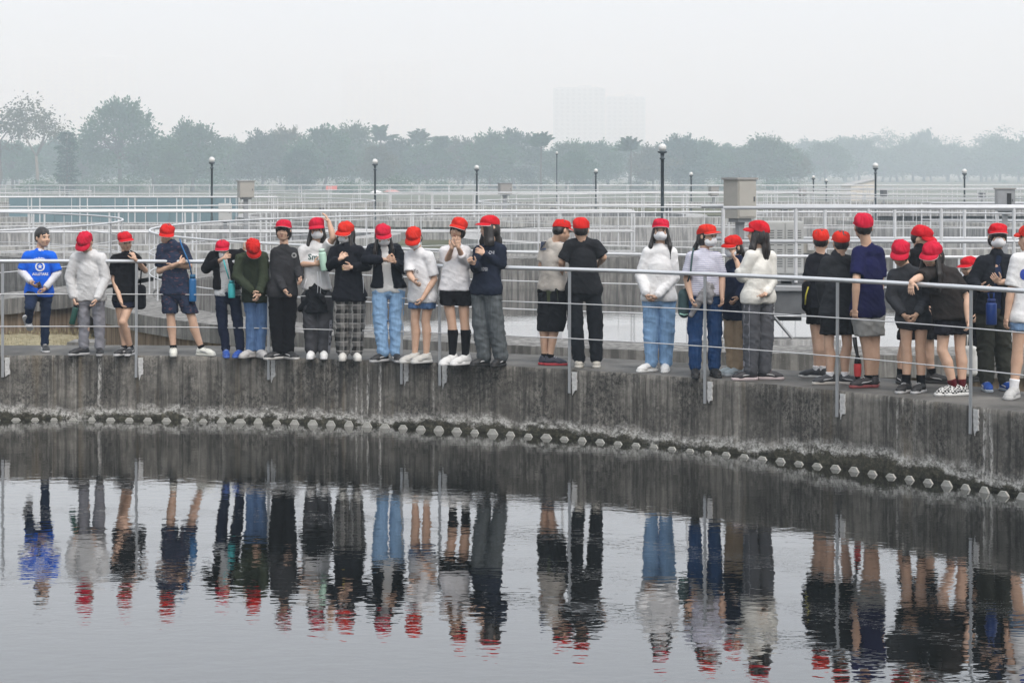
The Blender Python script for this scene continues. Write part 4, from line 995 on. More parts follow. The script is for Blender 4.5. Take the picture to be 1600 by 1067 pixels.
    # bottoms
    b = bot; wd = b.get('wide', .0)*.8; h = .0112; s = SDF(lo-.05, hi+.05, h); nmb = b.get('name', 'trousers')
    wz = pel+spine*b.get('rise', .13)*u
    s.cone(pel, wz, .098*u, .090*u, .03, flat=(ff, .78)); s.cone(ha, hb, .070*u+wd*.2, .070*u+wd*.2, .03)
    for (hh_, k, a, ty) in legs:
        if b.get('hem'):
            hz_ = P((xb, b['hem']))[2]; c = [(np.array([0, 0, hz_]), (0, 0, -1))]; r0, r1 = .074*u+wd*.5, .060*u+wd
            s.cone(hh_, k, r0, r1, .012, cuts=c)
            if hz_ < k[2]: s.cone(k, a, r1, r1*.95, .01, cuts=c)
            q = np.array([0, 0, 1.0]); kk = lerp(hh_, k, np.clip((hh_[2]-hz_)/max(.05, hh_[2]-k[2]), 0, 1)); dd = nrm(k-hh_)
            if hz_ > k[2]-.02: s.cone(kk-dd*.012, kk+dd*.05, .054*u, .054*u, .004, op='s')
        else:
            c = [(lerp(k, a, b.get('len', .96)), nrm(a-k))]; s.cone(hh_, k, .073*u+wd*.35, .055*u+wd, .012); s.cone(k, lerp(k, a, .95), .055*u+wd, b.get('hemr', .042)*u+wd*.9, .01); s.cone(lerp(k, a, .9), a-np.array([0, 0, .02]), b.get('hemr', .042)*u+wd*.9, b.get('hemr', .042)*u+wd, .008, cuts=c)
    V, Q = s.mesh(); V = relax(V, Q, 1); V = wrinkle(V, Q, b.get('wr', .012)*.65, id*7+5)
    bo = obj(nmb, mesh_np(nmb, V, Q, cloth(b['col'], b.get('pat'), b.get('col2'))), root); info['bot'] = bo
    # socks
    if sock:
        for (hh_, k, a, ty) in legs:
            s = SDF(np.minimum(a, k)-.1, np.maximum(a, k)+.1, .008); t1 = sock[1]; bk = np.array([-math.sin(ty), math.cos(ty), 0]); cf = lerp(k, a, .32)+bk*.014
            if t1 > .3: s.cone(cf, a, .053*u, .034*u, .008, cuts=[(lerp(a, k, t1), nrm(k-a))]); s.cone(k, cf, .049*u, .053*u, .008, cuts=[(lerp(a, k, t1), nrm(k-a))])
            else: s.cone(lerp(a, k, .35), a, .046*u, .035*u, .006, cuts=[(lerp(a, k, t1), nrm(k-a))])
            s.cone(a, a-np.array([0, 0, .03]), .035*u, .034*u, .005); V, Q = s.mesh(); obj('sock', mesh_np('sock', V, Q, cloth(sock[0])), root)
    # shoes
    for i, (hh_, k, a, ty) in enumerate(legs):
        kind, upc, soc = shoes[:3]; lace = shoes[3] if len(shoes) > 3 else soc; um, sm, lm, spm = shoe_obj(kind, upc, soc, lace, *(shoes[4:6] if len(shoes) > 4 else ()))
        o = obj('shoe', um, root); o.location = (a[0], a[1], a[2]-ankz); o.rotation_euler = (0, 0, ty); o.scale = (u*.98,)*3
        if lift == i: o.rotation_euler = (R_(-48), R_(-14), ty); o.location = (a[0], a[1]+.02, a[2]-.06)
        obj('sole', sm, o); obj('laces', lm, o); obj('side_stripe', spm, o) if (id+len(kind)) % 3 else None
    # hair
    s = SDF(Hc-np.array([.22, .25, .55 if hair in ('long', 'pony') else .2]), Hc+np.array([.22, .25, .2]), .0085); ax = np.array([hrt, -hf, hu]); sc = lambda *r: tuple(q*hs for q in r)
    if hair == 'short':
        q_ = 1.0 if capk is None else .93; s.ell(hl((0, .016, .030)), ax, sc(.082*q_, .097*q_, .093*q_)); s.ell(hl((0, .034, -.022)), ax, sc(.074, .07, .058), .02)
        s.ell(hl((0, -.105, -.055)), ax, sc(.066, .085, .085), op='s'); [s.ell(hl((e*.085, .005, -.04)), ax, sc(.03, .04, .045), op='s') for e in (-1, 1)]
    else:
        s.ell(hl((0, .016, .026)), ax, sc(.078, .092, .082)); s.ell(hl((0, .028, -.045)), ax, sc(.086, .080, .075), .03)
        s.ell(hl((0, -.108, -.055)), ax, sc(.056 if hair != 'cover' else .03, .088, .090), op='s')
        dn = np.array([0, 0, -1.0])
        if hair in ('long', 'cover'):
            ln = (longp or .28)*u
            for e in (-1, 1):
                p0 = hl((e*.066, -.02, -.02)); tow = nrm(hrt*e*.22+hf*.10+dn); p1 = p0+tow*ln*.5; p2 = p1+nrm(dn+ff*.06+hrt*e*.03)*ln*.5
                s.cone(p0, p1, .034*hs, .036*hs, .02, flat=(hrt, .62)); s.cone(p1, p2, .036*hs, .016*hs, .015, flat=(hrt, .62))
            p0 = hl((0, .06, -.03)); p1 = p0+nrm(dn-hf*.12)*ln*.5; s.cone(p0, p1, .075*hs, .075*hs, .03, flat=(hf, .45)); s.cone(p1, p1+dn*ln*.55, .075*hs, .045*hs, .02, flat=(ff, .40))
            if hair == 'cover':
                p0 = hl((.045, -.06, .0)); s.cone(p0, p0+dn*.20, .045*hs, .035*hs, .02, flat=(hf, .6))
        if hair == 'pony':
            p0 = hl((0, .09, -.03)); p1 = p0+nrm(dn-hf*.5)*.12; s.cone(p0, p1, .022, .026, .012); s.cone(p1, p1+nrm(dn-hf*.1)*.16, .026, .010, .012)
        if hair == 'fringe':
            s.cone(hl((-.04, -.075, .02)), hl((.04, -.08, .015)), .022*hs, .022*hs, .01); s.cone(hl((-.055, -.06, .01)), hl((-.06, -.05, -.06)), .022*hs, .012*hs, .01); s.cone(hl((.055, -.06, .01)), hl((.06, -.05, -.06)), .022*hs, .012*hs, .01)
    V, Q = s.mesh(); V = relax(V, Q, 1); Nn = vnormals(V, Q); gz = vnoise(V*np.array([75, 75, 5.0]), id)-.5; V = V+Nn*(gz*.010)[:, None]
    obj('hair', mesh_np('hair', V, Q, M_HAIR), root)
    # cap and mask
    if capk is not None:
        cm, bm_, bl = cap_meshes(capk, capv % 4); ct = R_(captilt if captilt is not None else max(0, 9-abs(hd[1])*.25)); cu, cb = hu*math.cos(ct)-(-hf)*(-math.sin(ct))*1.0, None; cb = -hf*math.cos(ct)-hu*math.sin(ct); cu = np.cross(hrt, cb); c = place(obj('cap', cm, root), Hc+cu*.004, (hrt, cb, cu), hs*.955); obj('brim', bm_, c); obj('brim_lining', bl, c)
    if mask:
        m_ = place(obj('face_mask', mesh_np('face_mask', MASK[0], MASK[1], M_MASK), root), Hc, AX, hs); obj('ear_loops', LOOPS.mesh('ear_loops', M_MASK), m_)
    return info
# ------------------------------------------------------------------ the children
BK = (.007, .007, .009); CH = (.028, .028, .031); NV = (.011, .016, .042); WH = (.74, .74, .75); GY = (.25, .25, .27)
D = dict
person(1, 'person without a cap in a blue lettered shirt, one foot raised, holding a phone', 62, 551, 8, (67, 361), (48, 4, 0), [(35, 397), (88, 397)], [(34, 424), (90, 427)], [(50, 442), (71, 451)], [(50, 458), (72, 458)], [(47, 480, .26), (71, 493)], [(45, 503, .16), (70, 535)],
       [D(col=(.62, .62, .65), hem=452, sl=1.92, loose=.010, name='undershirt'), D(col=(.012, .12, .66), hem=462, sl=.9, loose=.026, wr=.005)], D(col=(.014, .024, .055)), ('sneaker', (.03, .03, .032), (.5, .5, .5), (.6, .6, .6)), (5, 20), capk=None, lift=0, sock=(WH, .15), size=1.0, hand=(.55, .95))
person(2, 'person in a pale grey hoodie and grey joggers looking down, holding a green bottle', 142, 556, 0, (130, 372), (-22, 48, 8), [(110, 400), (167, 400)], [(109, 433), (165, 435)], [(116, 466), (154, 467)], [(129, 466), (153, 466)], [(131, 501), (155, 501)], [(131, 540), (156, 540)],
       D(col=(.60, .60, .60), hem=468, sl=1.98, loose=.036, hood=True, cuffband=True, ribhem=True, name='hoodie', wr=.014), D(col=(.23, .23, .255), wide=.008, wr=.015), ('sneaker', (.014, .014, .016), (.35, .35, .35), (.02, .02, .02)), (-55, 10), capk=2, capv=1, lean=.06, dH=.10, size=1.03, hand=(.95, .55))
person(3, 'person in a black tee and shorts touching the chin, legs crossed', 197, 556, 12, (195, 368), (28, 14, -8), [(173, 402), (220, 402)], [(178, 437), (227, 423)], [(189, 470), (211, 405)], [(187, 472), (203, 472)], [(190, 503), (192, 503, .12)], [(195, 540), (204, 540)],
       D(col=BK, hem=468, sl=.78, loose=.024), D(col=(.010, .012, .026), hem=480, wide=.012, name='shorts'), ('sneaker', (.018, .018, .02), (.5, .5, .5), (.5, .5, .5)), (-30, -5), capk=0, capv=2, sock=(BK, .12), size=.97, G=(None, (206, 393)))
person(4, 'person in a navy flecked tee and matching shorts with arms folded', 290, 557, -6, (261, 357), (6, 26, 4), [(246, 385), (293, 385)], [(249, 424), (296, 416)], [(281, 411, .17), (272, 415, .13)], [(264, 460), (288, 460)], [(267, 498), (301, 500)], [(271, 540), (315, 540)],
       D(col=(.022, .032, .062), hem=458, sl=.8, loose=.026, pat='fleck', col2=(.16, .07, .07)), D(col=(.022, .032, .062), hem=489, wide=.028, name='shorts', pat='fleck', col2=(.16, .07, .07)), ('sneaker', (.62, .62, .56), (.5, .5, .46), (.03, .03, .03)), (8, 62), capk=3, capv=0, sock=(BK, .12), size=1.03, hand=(.95, .95), G=((294, 404, .10), (262, 421, .10)))
person(5, 'person in an open black jacket and mask with a teal bottle, arm round a neighbour', 358, 559, 6, (347, 381), (2, 20, 0), [(326, 397), (370, 394)], [(322, 420), (376, 398)], [(350, 403), (381, 391, -.02)], [(346, 461), (366, 461)], [(347, 501), (371, 499)], [(353, 543), (376, 541)],
       [D(col=(.48, .49, .50), hem=460, sl=0, loose=.004, pat='fleck', col2=(.2, .2, .22)), D(col=BK, hem=449, sl=1.96, loose=.036, open=.055, name='jacket', collar=True)], D(col=(.010, .015, .035), wide=.006), ('sneaker', (.012, .06, .30), (.05, .12, .4), (.3, .4, .6)), (10, -20), capk=2, capv=0, mask=True, size=.95)
person(6, 'person in an olive jacket and jeans bowing the head onto the railing', 398, 560, 12, (396, 384, .30), (30, 62, -16), [(368, 402, .10), (418, 398, .10)], [(371, 432, .14), (412, 434, .14)], [(395, 456, .22), (404, 459, .22)], [(391, 468, -.05), (409, 468, -.05)], [(393, 499), (410, 500)], [(392, 537), (406, 536)],
       D(col=(.036, .046, .028), hem=470, sl=1.96, loose=.036, name='jacket', cuffband=True, wr=.016), D(col=(.075, .14, .27), pat='denim', wide=.012, len=.84), ('chunky', (.42, .41, .40), (.35, .34, .33), (.5, .2, .2)), (-35, 30), capk=3, capv=3, size=.98, hand=(.55, .55))
person(7, 'person standing upright in a charcoal sweatshirt and black trousers, hands at the sides', 444, 562, 14, (443, 349), (-6, 2, 0), [(425, 391), (463, 391)], [(429, 424), (466, 420)], [(443, 453), (469, 436)], [(431, 458), (452, 458)], [(432, 499), (451, 500)], [(435, 547), (450, 547)],
       D(col=(.032, .032, .035), hem=462, sl=1.97, loose=.022), D(col=BK, wide=.026), ('sneaker', (.016, .016, .017), (.45, .44, .42), (.02, .02, .02)), (-50, 40), capk=2, capv=2, hair='fringe', size=1.05, hand=(.55, .55))
person(8, 'person in a white jersey with one arm raised and a black jacket tied on', 495, 561, 0, (494, 347), (4, 12, -6), [(467, 388), (516, 386)], [(466, 413), (521, 372, .10)], [(491, 413), (514, 347, .04)], [(483, 465), (508, 465)], [(486, 509), (508, 509)], [(487, 549), (506, 549)],
       D(col=(.66, .66, .66), hem=450, sl=(.85, .7), loose=.028), D(col=(.055, .056, .062), wide=.030, wr=.013), ('sneaker', (.70, .70, .69), (.6, .6, .6), (.7, .7, .7)), (-4, 4), capk=2, capv=1, hair='long', mask=True, size=1.06, hand=(.55, .22), G=((505, 408), (508, 335)))
person(9, 'person in a black hoodie and black and white plaid trousers, hand on chest', 543, 564, -8, (539, 354), (-26, 24, 8), [(516, 389), (569, 389)], [(514, 416), (573, 416)], [(531, 405), (549, 418)], [(534, 465), (559, 465)], [(533, 509), (557, 509)], [(536, 550), (557, 550)],
       D(col=(.012, .013, .018), hem=468, sl=1.97, loose=.038, hood=True, ribhem=True, name='hoodie'), D(col=(.022, .022, .022), pat='plaid', col2=(.42, .41, .39), wide=.034, wr=.013), ('sneaker', (.60, .59, .55), (.4, .39, .36), (.6, .6, .6)), (0, 10), capk=1, capv=3, hair='long', mask=True, size=1.05, G=((540, 397), None), longp=.34)
person(10, 'person in a black open jacket and pale jeans resting folded arms on the railing', 607, 566, 4, (598, 358), (12, 30, -8), [(574, 386), (627, 386)], [(572, 406, .12), (632, 420, .08)], [(603, 406, .27), (616, 409, .24)], [(594, 452), (621, 452)], [(594, 501), (619, 501)], [(599, 548), (619, 548)],
       [D(col=(.66, .66, .65), hem=455, sl=0, loose=.012, flare=.012), D(col=(.012, .014, .020), hem=447, sl=1.95, loose=.036, open=.048, name='jacket')], D(col=(.20, .33, .50), pat='denim', wide=.022, wr=.014), ('sneaker', (.014, .014, .015), (.4, .4, .4), (.03, .03, .03)), (-45, 10), capk=2, capv=0, hair='long', mask=True, size=1.05, lean=.08, dH=.06)
person(11, 'person in a white tee and denim shorts bending forward behind the railing gap', 655, 568, -30, (645, 364), (-12, 42, 0), [(634, 396), (676, 398)], [(640, 430, .1), (679, 436)], [(648, 440, .22), (668, 466)], [(651, 468), (670, 468)], [(648, 502), (665, 502)], [(648, 549), (666, 550)],
       D(col=(.70, .70, .71), hem=470, sl=.85, loose=.034, flare=.01), D(col=(.06, .12, .24), hem=482, wide=.022, name='shorts', pat='denim'), ('chunky', (.45, .44, .41), (.5, .5, .48), (.6, .6, .6)), (-60, -55), capk=1, capv=1, hair='pony', mask=True, size=1.01, lean=.05, dH=.08)
person(12, 'person in a white jacket, black shorts and black knee socks covering the face', 712, 571, -10, (718, 347), (-14, 8, 14), [(689, 390), (734, 389)], [(697, 412), (728, 413)], [(706, 388, .20), (716, 387, .22)], [(699, 460), (724, 460)], [(706, 504), (726, 504)], [(707, 553), (727, 555)],
       D(col=(.68, .67, .68), hem=451, sl=(.95, 1.62), loose=.034, collar=True, name='jacket', wr=.015), D(col=BK, hem=477, wide=.026, name='shorts'), ('chunky', (.62, .62, .61), (.66, .66, .65), (.6, .6, .6)), (-42, -52), capk=1, capv=3, hair='fringe', sock=(BK, .80), size=1.06, G=((710, 373, .22), (715, 372, .24)), hand=(.22, .22))
person(13, 'person in a navy lettered hoodie and wide dark jeans, hair hiding the face', 766, 573, -38, (763, 343), (-62, 10, 0), [(742, 389), (789, 386)], [(744, 418, .10), (783, 412)], [(741, 413, .24), (757, 397, .16)], [(749, 455), (769, 455)], [(752, 508), (774, 503)], [(757, 559), (783, 557)],
       D(col=(.015, .020, .036), hem=458, sl=1.97, loose=.036, hood=True, ribhem=True, cuffband=True, name='hoodie'), D(col=(.075, .085, .090), pat='denim', wide=.040, wr=.015), ('sneaker', (.012, .012, .013), (.015, .015, .015), (.02, .02, .02)), (-50, -30), capk=0, capv=2, hair='cover', size=1.08, hand=(.95, .55), longp=.26, G=((736, 409, .27), None))
person(14, 'person in a beige tee and long black shorts with olive panel seen from behind', 864, 572, 128, (880, 350), (128, 22, 6), [(847, 382), (880, 384)], [(846, 415), (868, 414)], [(862, 428, -.12), (878, 425, -.14)], [(854, 450), (874, 450)], [(853, 500), (871, 500)], [(851, 553), (859, 555)],
       D(col=(.52, .48, .43), hem=452, sl=.8, loose=.024), D(col=(.013, .014, .017), hem=517, wide=.036, name='shorts'), ('sneaker', (.03, .032, .05), (.36, .03, .04), (.4, .4, .42)), (95, 85), capk=3, capv=0, sock=(BK, .10), size=1.05)
person(15, 'person in a black tee and black trousers with pale shoes seen from behind', 912, 576, 176, (908, 347), (176, 8, 0), [(882, 380), (938, 379)], [(878, 409), (943, 402)], [(878, 424, -.14), (935, 413, -.18)], [(898, 455), (927, 455)], [(899, 511), (930, 509)], [(905, 561), (932, 560)],
       D(col=(.017, .018, .021), hem=458, sl=.88, loose=.032), D(col=(.014, .016, .020), wide=.024), ('sneaker', (.52, .49, .43), (.5, .48, .43), (.5, .5, .45)), (170, 175), capk=3, capv=1, size=1.08)
person(16, 'person with long hair and mask in a white zip hoodie and pale jeans, hands clasped', 1027, 582, 0, (1032, 348), (-5, 4, 0), [(1005, 391), (1057, 392)], [(1001, 431), (1053, 434)], [(1009, 460), (1024, 462)], [(1017, 468), (1043, 468)], [(1017, 517), (1042, 517)], [(1018, 564), (1040, 566)],
       D(col=(.72, .72, .72), hem=468, sl=1.97, loose=.034, hood=True, cuffband=True, ribhem=True, name='hoodie'), D(col=(.19, .32, .50), pat='denim', wide=.026, wr=.012), ('sneaker', (.72, .71, .69), (.68, .68, .66), (.7, .7, .7)), (-55, -10), capk=2, capv=0, hair='long', mask=True, size=1.07, G=((1015, 468), (1016, 469)))
person(17, 'person in a striped tee and dark jeans with a grey jacket tied at the waist', 1101, 590, 14, (1106, 357), (48, 6, 0), [(1073, 398), (1127, 399)], [(1073, 436), (1128, 434)], [(1080, 466), (1125, 466)], [(1088, 460), (1115, 460)], [(1086, 517), (1117, 517)], [(1086, 572), (1116, 573)],
       D(col=(.66, .66, .70), hem=459, sl=.85, loose=.028, pat='stripe', col2=(.28, .28, .42)), D(col=(.010, .042, .125), pat='denim', wide=.018), ('sneaker', (.012, .012, .013), (.015, .015, .015), (.02, .02, .02)), (-4, 8), capk=1, capv=2, hair='pony', mask=True, size=1.05)
person(18, 'person in a navy jacket and tan trousers whose mouth a friend covers', 1150, 588, -50, (1144, 375), (-58, 16, 6), [(1138, 410), (1168, 410)], [(1136, 440), (1166, 444)], [(1128, 470), (1152, 466)], [(1142, 486), (1160, 486)], [(1142, 528), (1156, 528)], [(1145, 571), (1154, 575)],
       D(col=(.012, .018, .045), hem=499, sl=1.97, loose=.026, name='jacket'), D(col=(.40, .30, .20), wide=.016), ('sneaker', (.36, .42, .45), (.45, .48, .5), (.4, .45, .5)), (-70, -62), capk=3, capv=3, hair='pony', mask=True, size=.98)
person(19, 'person with long black hair in a white sweater and two tone grey trousers, back turned', 1188, 595, -122, (1184, 352), (-112, 4, 0), [(1168, 396), (1209, 398)], [(1160, 432, .06), (1205, 440)], [(1151, 408, .02), (1196, 458, .12)], [(1173, 467), (1196, 467)], [(1174, 525), (1195, 523)], [(1173, 575), (1194, 574)],
       D(col=(.70, .69, .64), hem=472, sl=(1.5, 1.97), loose=.036, ribhem=True, cuffband=True, name='sweater'), D(col=(.085, .088, .098), wide=.030), ('sneaker', (.025, .022, .025), (.5, .42, .42), (.3, .1, .12)), (-82, 80), capk=0, capv=1, hair='long', size=1.08, G=((1144, 398, .02), None), longp=.24)
person(20, 'person in black with shorts carrying a black bag, half hidden by a neighbour', 1279, 592, 172, (1283, 364), (170, 2, 0), [(1263, 403), (1299, 403)], [(1262, 440), (1300, 442)], [(1266, 474), (1298, 478)], [(1272, 486), (1290, 486)], [(1276, 532), (1287, 532)], [(1276, 574), (1284, 574)],
       D(col=(.014, .015, .020), hem=478, sl=.8, loose=.024), D(col=BK, hem=506, wide=.024, name='shorts'), ('sneaker', (.02, .022, .026), (.45, .45, .44), (.1, .1, .1)), (-112, -120), capk=1, capv=0, sock=(WH, .15), size=1.02)
person(21, 'person in a dark jacket and black shorts seen from behind beside the navy blue tee', 1308, 602, 176, (1314, 367), (178, 4, 0), [(1285, 406), (1333, 404)], [(1283, 443), (1332, 444)], [(1287, 478), (1327, 480)], [(1296, 492), (1321, 492)], [(1295, 541), (1324, 541)], [(1297, 584), (1320, 584)],
       D(col=(.026, .028, .032), hem=495, sl=1.97, loose=.030, name='jacket', collar=True), D(col=(.012, .013, .015), hem=522, wide=.034, name='shorts'), ('sneaker', (.035, .037, .042), (.45, .42, .38), (.2, .2, .2)), (-75, 62), capk=1, capv=2, sock=(WH, .14), size=1.04)
person(22, 'tall person in a violet blue tee and grey shorts seen from behind', 1356, 607, -160, (1349, 341), (178, 0, 0), [(1336, 391), (1377, 391)], [(1338, 437, .15), (1376, 440)], [(1336, 482, .14), (1370, 484)], [(1345, 488), (1366, 488)], [(1355, 544), (1366, 544)], [(1357, 587), (1366, 587)],
       D(col=(.011, .012, .055), hem=494, sl=.85, loose=.030), D(col=(.27, .27, .26), hem=524, wide=.034, name='shorts'), ('sneaker', (.02, .016, .018), (.22, .05, .05), (.5, .5, .5)), (-72, 165), capk=2, capv=3, sock=(BK, .12), size=1.13, hand=(.55, .55))
person(24, 'person in glasses and a black jacket looking down behind the shorter caps', 1434, 601, 40, (1444, 361), (62, 22, -6), [(1418, 394), (1458, 396)], [(1418, 440), (1460, 440)], [(1424, 478), (1456, 478)], [(1424, 492), (1448, 492)], [(1412, 545), (1452, 545)], [(1408, 588), (1456, 588)],
       D(col=BK, hem=498, sl=1.97, loose=.030, name='jacket', collar=True), D(col=(.012, .012, .014), hem=530, wide=.03, name='shorts'), ('hightop', (.012, .012, .013), (.03, .03, .03), (.03, .03, .03)), (10, 70), capk=0, capv=1, size=1.06, sock=(BK, .25))
person(23, 'person in a grey sweatshirt and dark shorts looking down, black socks, striped shoes', 1426, 615, -8, (1407, 385), (-24, 34, 6), [(1389, 427), (1446, 423)], [(1393, 464), (1450, 464)], [(1412, 492), (1432, 491)], [(1416, 502), (1440, 502)], [(1416, 543), (1438, 545)], [(1416, 594), (1439, 597)],
       D(col=(.042, .044, .050), hem=508, sl=1.96, loose=.034), D(col=(.035, .033, .038), hem=514, wide=.018, name='shorts'), ('sneaker', (.014, .014, .015), (.4, .4, .4), (.5, .5, .5)), (-40, -38), capk=2, capv=1, hair='fringe', sock=(BK, .26), size=1.03, lean=.05, dH=.04, G=((1416, 497), (1429, 497)))
person(26, 'small person in black half hidden between the long haired leaner and the masked boy', 1516, 598, -60, (1512, 407), (-62, 18, 0), [(1500, 436), (1530, 436)], [(1498, 466), (1532, 466)], [(1506, 490), (1526, 492)], [(1508, 508), (1524, 508)], [(1510, 545), (1524, 545)], [(1510, 582), (1524, 582)],
       D(col=BK, hem=505, sl=1.97, loose=.022), D(col=BK, wide=.01), ('sneaker', (.012, .012, .013), (.02, .02, .02), (.02, .02, .02)), capk=0, capv=2, size=.90)
person(25, 'person in a dark brown tee and checked shoes leaning over the railing', 1486, 620, -28, (1455, 387), (-46, 28, 10), [(1440, 424, .10), (1496, 424, .04)], [(1436, 434, .24), (1509, 462)], [(1424, 440, .44), (1514, 500)], [(1476, 500, -.02), (1500, 500, -.04)], [(1472, 548), (1500, 546)], [(1490, 596), (1503, 599)],
       D(col=(.030, .026, .025), hem=496, sl=(.9, .85), loose=.040, flare=.02), D(col=(.013, .013, .018), hem=522, wide=.036, name='shorts'), ('sneaker', (.60, .60, .58), (.62, .62, .60), (.7, .7, .7), 'check', (.03, .03, .03)), (-78, -70), capk=2, capv=3, hair='long', sock=((.085, .010, .014), .20), size=1.06, G=((1423, 455, .46), None), hand=(.22, .55), dH=.10)
person(27, 'masked person in a black open jacket and olive trousers with a blue bottle', 1553, 612, 4, (1559, 356), (-4, 6, 0), [(1526, 406), (1588, 404)], [(1519, 440), (1585, 438)], [(1533, 452, .18), (1561, 442, .22)], [(1539, 486), (1565, 486)], [(1540, 540), (1567, 540)], [(1541, 590), (1570, 590)],
       [D(col=(.016, .026, .060), hem=484, sl=0, loose=.004), D(col=(.015, .017, .022), hem=487, sl=1.95, loose=.034, open=.042, name='jacket', collar=True)], D(col=(.050, .052, .042), wide=.026, wr=.015), ('sneaker', (.012, .075, .36), (.4, .45, .5), (.5, .5, .5)), (-6, 12), capk=0, capv=0, hair='fringe', mask=True, size=1.08, G=((1538, 452, .22), (1552, 432, .26)))
person(28, 'person in a white tee with round blue print and denim shorts cut by the frame', 1603, 624, -150, (1607, 360), (-150, 4, 0), [(1582, 402), (1634, 402)], [(1580, 452), (1640, 452)], [(1573, 496), (1642, 496)], [(1594, 500), (1622, 500)], [(1590, 546), (1620, 546)], [(1584, 596), (1616, 598)],
       D(col=(.70, .70, .70), hem=500, sl=.9, loose=.036), D(col=(.15, .24, .38), hem=516, wide=.026, name='shorts', pat='denim'), ('chunky', (.40, .40, .39), (.42, .42, .41), (.5, .5, .5)), (-35, 20), capk=1, capv=1, sock=(WH, .26), size=1.08)

# ------------------------------------------------------------------ prints on the clothes
def project(info, V2, direction=None, garment=-1, off=.004):
    """lay flat shape points (given in photo pixels) onto a garment's surface"""
    me = info['tops'][garment].data; n = len(me.vertices); co = np.empty(n*3, np.float32); me.vertices.foreach_get('co', co); co = co.reshape(-1, 3)
    bv = BVHTree.FromPolygons([Vector(c) for c in co], [tuple(p.vertices) for p in me.polygons]); out = []; z0 = info['z0']; last = -.2
    for (x, y) in V2:
        a = px(x, y, z0-.6)-info['base']; b = px(x, y, z0+.4)-info['base']; d = Vector(b-a).normalized(); h = bv.ray_cast(Vector(a), d)
        if h[0] is None: p = px(x, y, z0+last)-info['base']
        else: p = np.array(h[0])-np.array(d)*off; last = p[1]
        out.append(p)
    return out
def print_shape(info, name, V2, Fc, m, garment=-1):
    o = MB().add(project(info, V2, garment=garment), Fc).build(name, m, info['tops'][garment]); return o
def print_text(info, text, x, y, hpx, m, arc=0.0, garment=-1, squeeze=1.0, bold=.0):
    c = bpy.data.curves.new('lettering', 'FONT'); c.body = text; c.size = 1.0; c.align_x = 'CENTER'; c.align_y = 'CENTER'; c.resolution_u = 2; c.offset = bold
    o = bpy.data.objects.new('lettering', c); COL.objects.link(o); dg = bpy.context.evaluated_depsgraph_get(); me = bpy.data.meshes.new_from_object(o.evaluated_get(dg)); bpy.data.objects.remove(o); bpy.data.curves.remove(c)
    V = [(v.co.x*hpx*1.35*squeeze, v.co.y*hpx*1.35) for v in me.vertices]; Fc = [tuple(p.vertices) for p in me.polygons]; bpy.data.meshes.remove(me)
    V2 = [(x+a, y-b+arc*a*a) for a, b in V]
    return print_shape(info, 'lettering', V2, Fc, m, garment)
def ring2(x, y, r0, r1, n=24, sq=1.0): 
    V = [(x+r*math.cos(2*math.pi*k/n)*sq, y+r*math.sin(2*math.pi*k/n)) for r in (r0, r1) for k in range(n)]; return V, [(k, (k+1) % n, n+(k+1) % n, n+k) for k in range(n)]
def star2(x, y, r):
    V = [(x, y)]+[(x+(r if k % 2 == 0 else r*.42)*math.sin(math.pi*k/5), y-(r if k % 2 == 0 else r*.42)*math.cos(math.pi*k/5)) for k in range(10)]; return V, [(0, 1+k, 1+(k+1) % 10) for k in range(10)]
M_PRW = mat('white_print', (.68, .69, .72), .8); M_PRG = mat('green_print', (.015, .07, .06), .8); M_PRB = mat('blue_print', (.02, .05, .30), .8); M_PRO = mat('olive_panel', (.07, .085, .04), .9); M_PRY = mat('yellow_print', (.55, .45, .03), .8); M_PRD = mat('dark_print', (.05, .05, .06), .8); M_PRLB = mat('slate_print', (.12, .16, .28), .8)
p = PEOPLE
print_text(p[1], 'ALLSTARS', 63, 428.5, 4.2, M_PRW, bold=.03); V, Fc = ring2(62.5, 416.5, 5.4, 7.6, 24); print_shape(p[1], 'emblem', V, Fc, M_PRW); V, Fc = star2(62.5, 416.5, 4.2); print_shape(p[1], 'star', V, Fc, M_PRW)
V = [(62+13*math.cos(a)*1.05, 408-7*math.sin(a)) for a in np.linspace(R_(25), R_(155), 14)]+[(62+13*math.cos(a)*.85, 410.5-5.2*math.sin(a)) for a in np.linspace(R_(25), R_(155), 14)]
print_text(p[1], 'CONVERSE', 62, 404.5, 4.2, M_PRW, arc=.028, bold=.03)
print_text(p[8], 'Sm', 489, 402, 9.5, M_PRG, bold=.02)
print_text(p[13], 'CHI', 768, 395, 5.2, M_PRW, arc=-.01, squeeze=.8); print_text(p[13], '1700', 757, 421, 6, M_PRW, squeeze=.6)
print_shape(p[14], 'back_print', [(845, 378), (854, 377), (853, 390), (844, 391)], [(0, 1, 2, 3)], M_PRLB)
V, Fc = ring2(1600, 429, .01, 8.5, 20, .75); print_shape(p[28], 'round_print', V, Fc, M_PRB)
V, Fc = star2(1446, 410, 4.0); print_shape(p[24], 'star_print', V, Fc, M_PRY)
V, Fc = star2(537, 420, 3.4); print_shape(p[9], 'yellow_print', V, Fc, M_PRY)
V, Fc = ring2(459.5, 399, 2.0, 4.2, 16); print_shape(p[7], 'round_print', V, Fc, mat('grey_print', (.25, .25, .25), .8))
print_text(p[11], 'Yo', 650, 424, 8, M_PRD, squeeze=.6)
def panel_on(info, V2, name, m):
    i2 = dict(info); i2['tops'] = [info['bot']]; return print_shape(i2, name, V2, [(k, k+1, len(V2)-2-k, len(V2)-1-k) for k in range(len(V2)//2-1)], m)
def strip(x0, y0, x1, y1, w, n=10):
    L = [(lerp(x0, x1, k/n)-w/2, lerp(y0, y1, k/n)) for k in range(n+1)]; Rr = [(lerp(x0, x1, k/n)+w/2, lerp(y0, y1, k/n)) for k in range(n+1)]; return L+Rr[::-1]
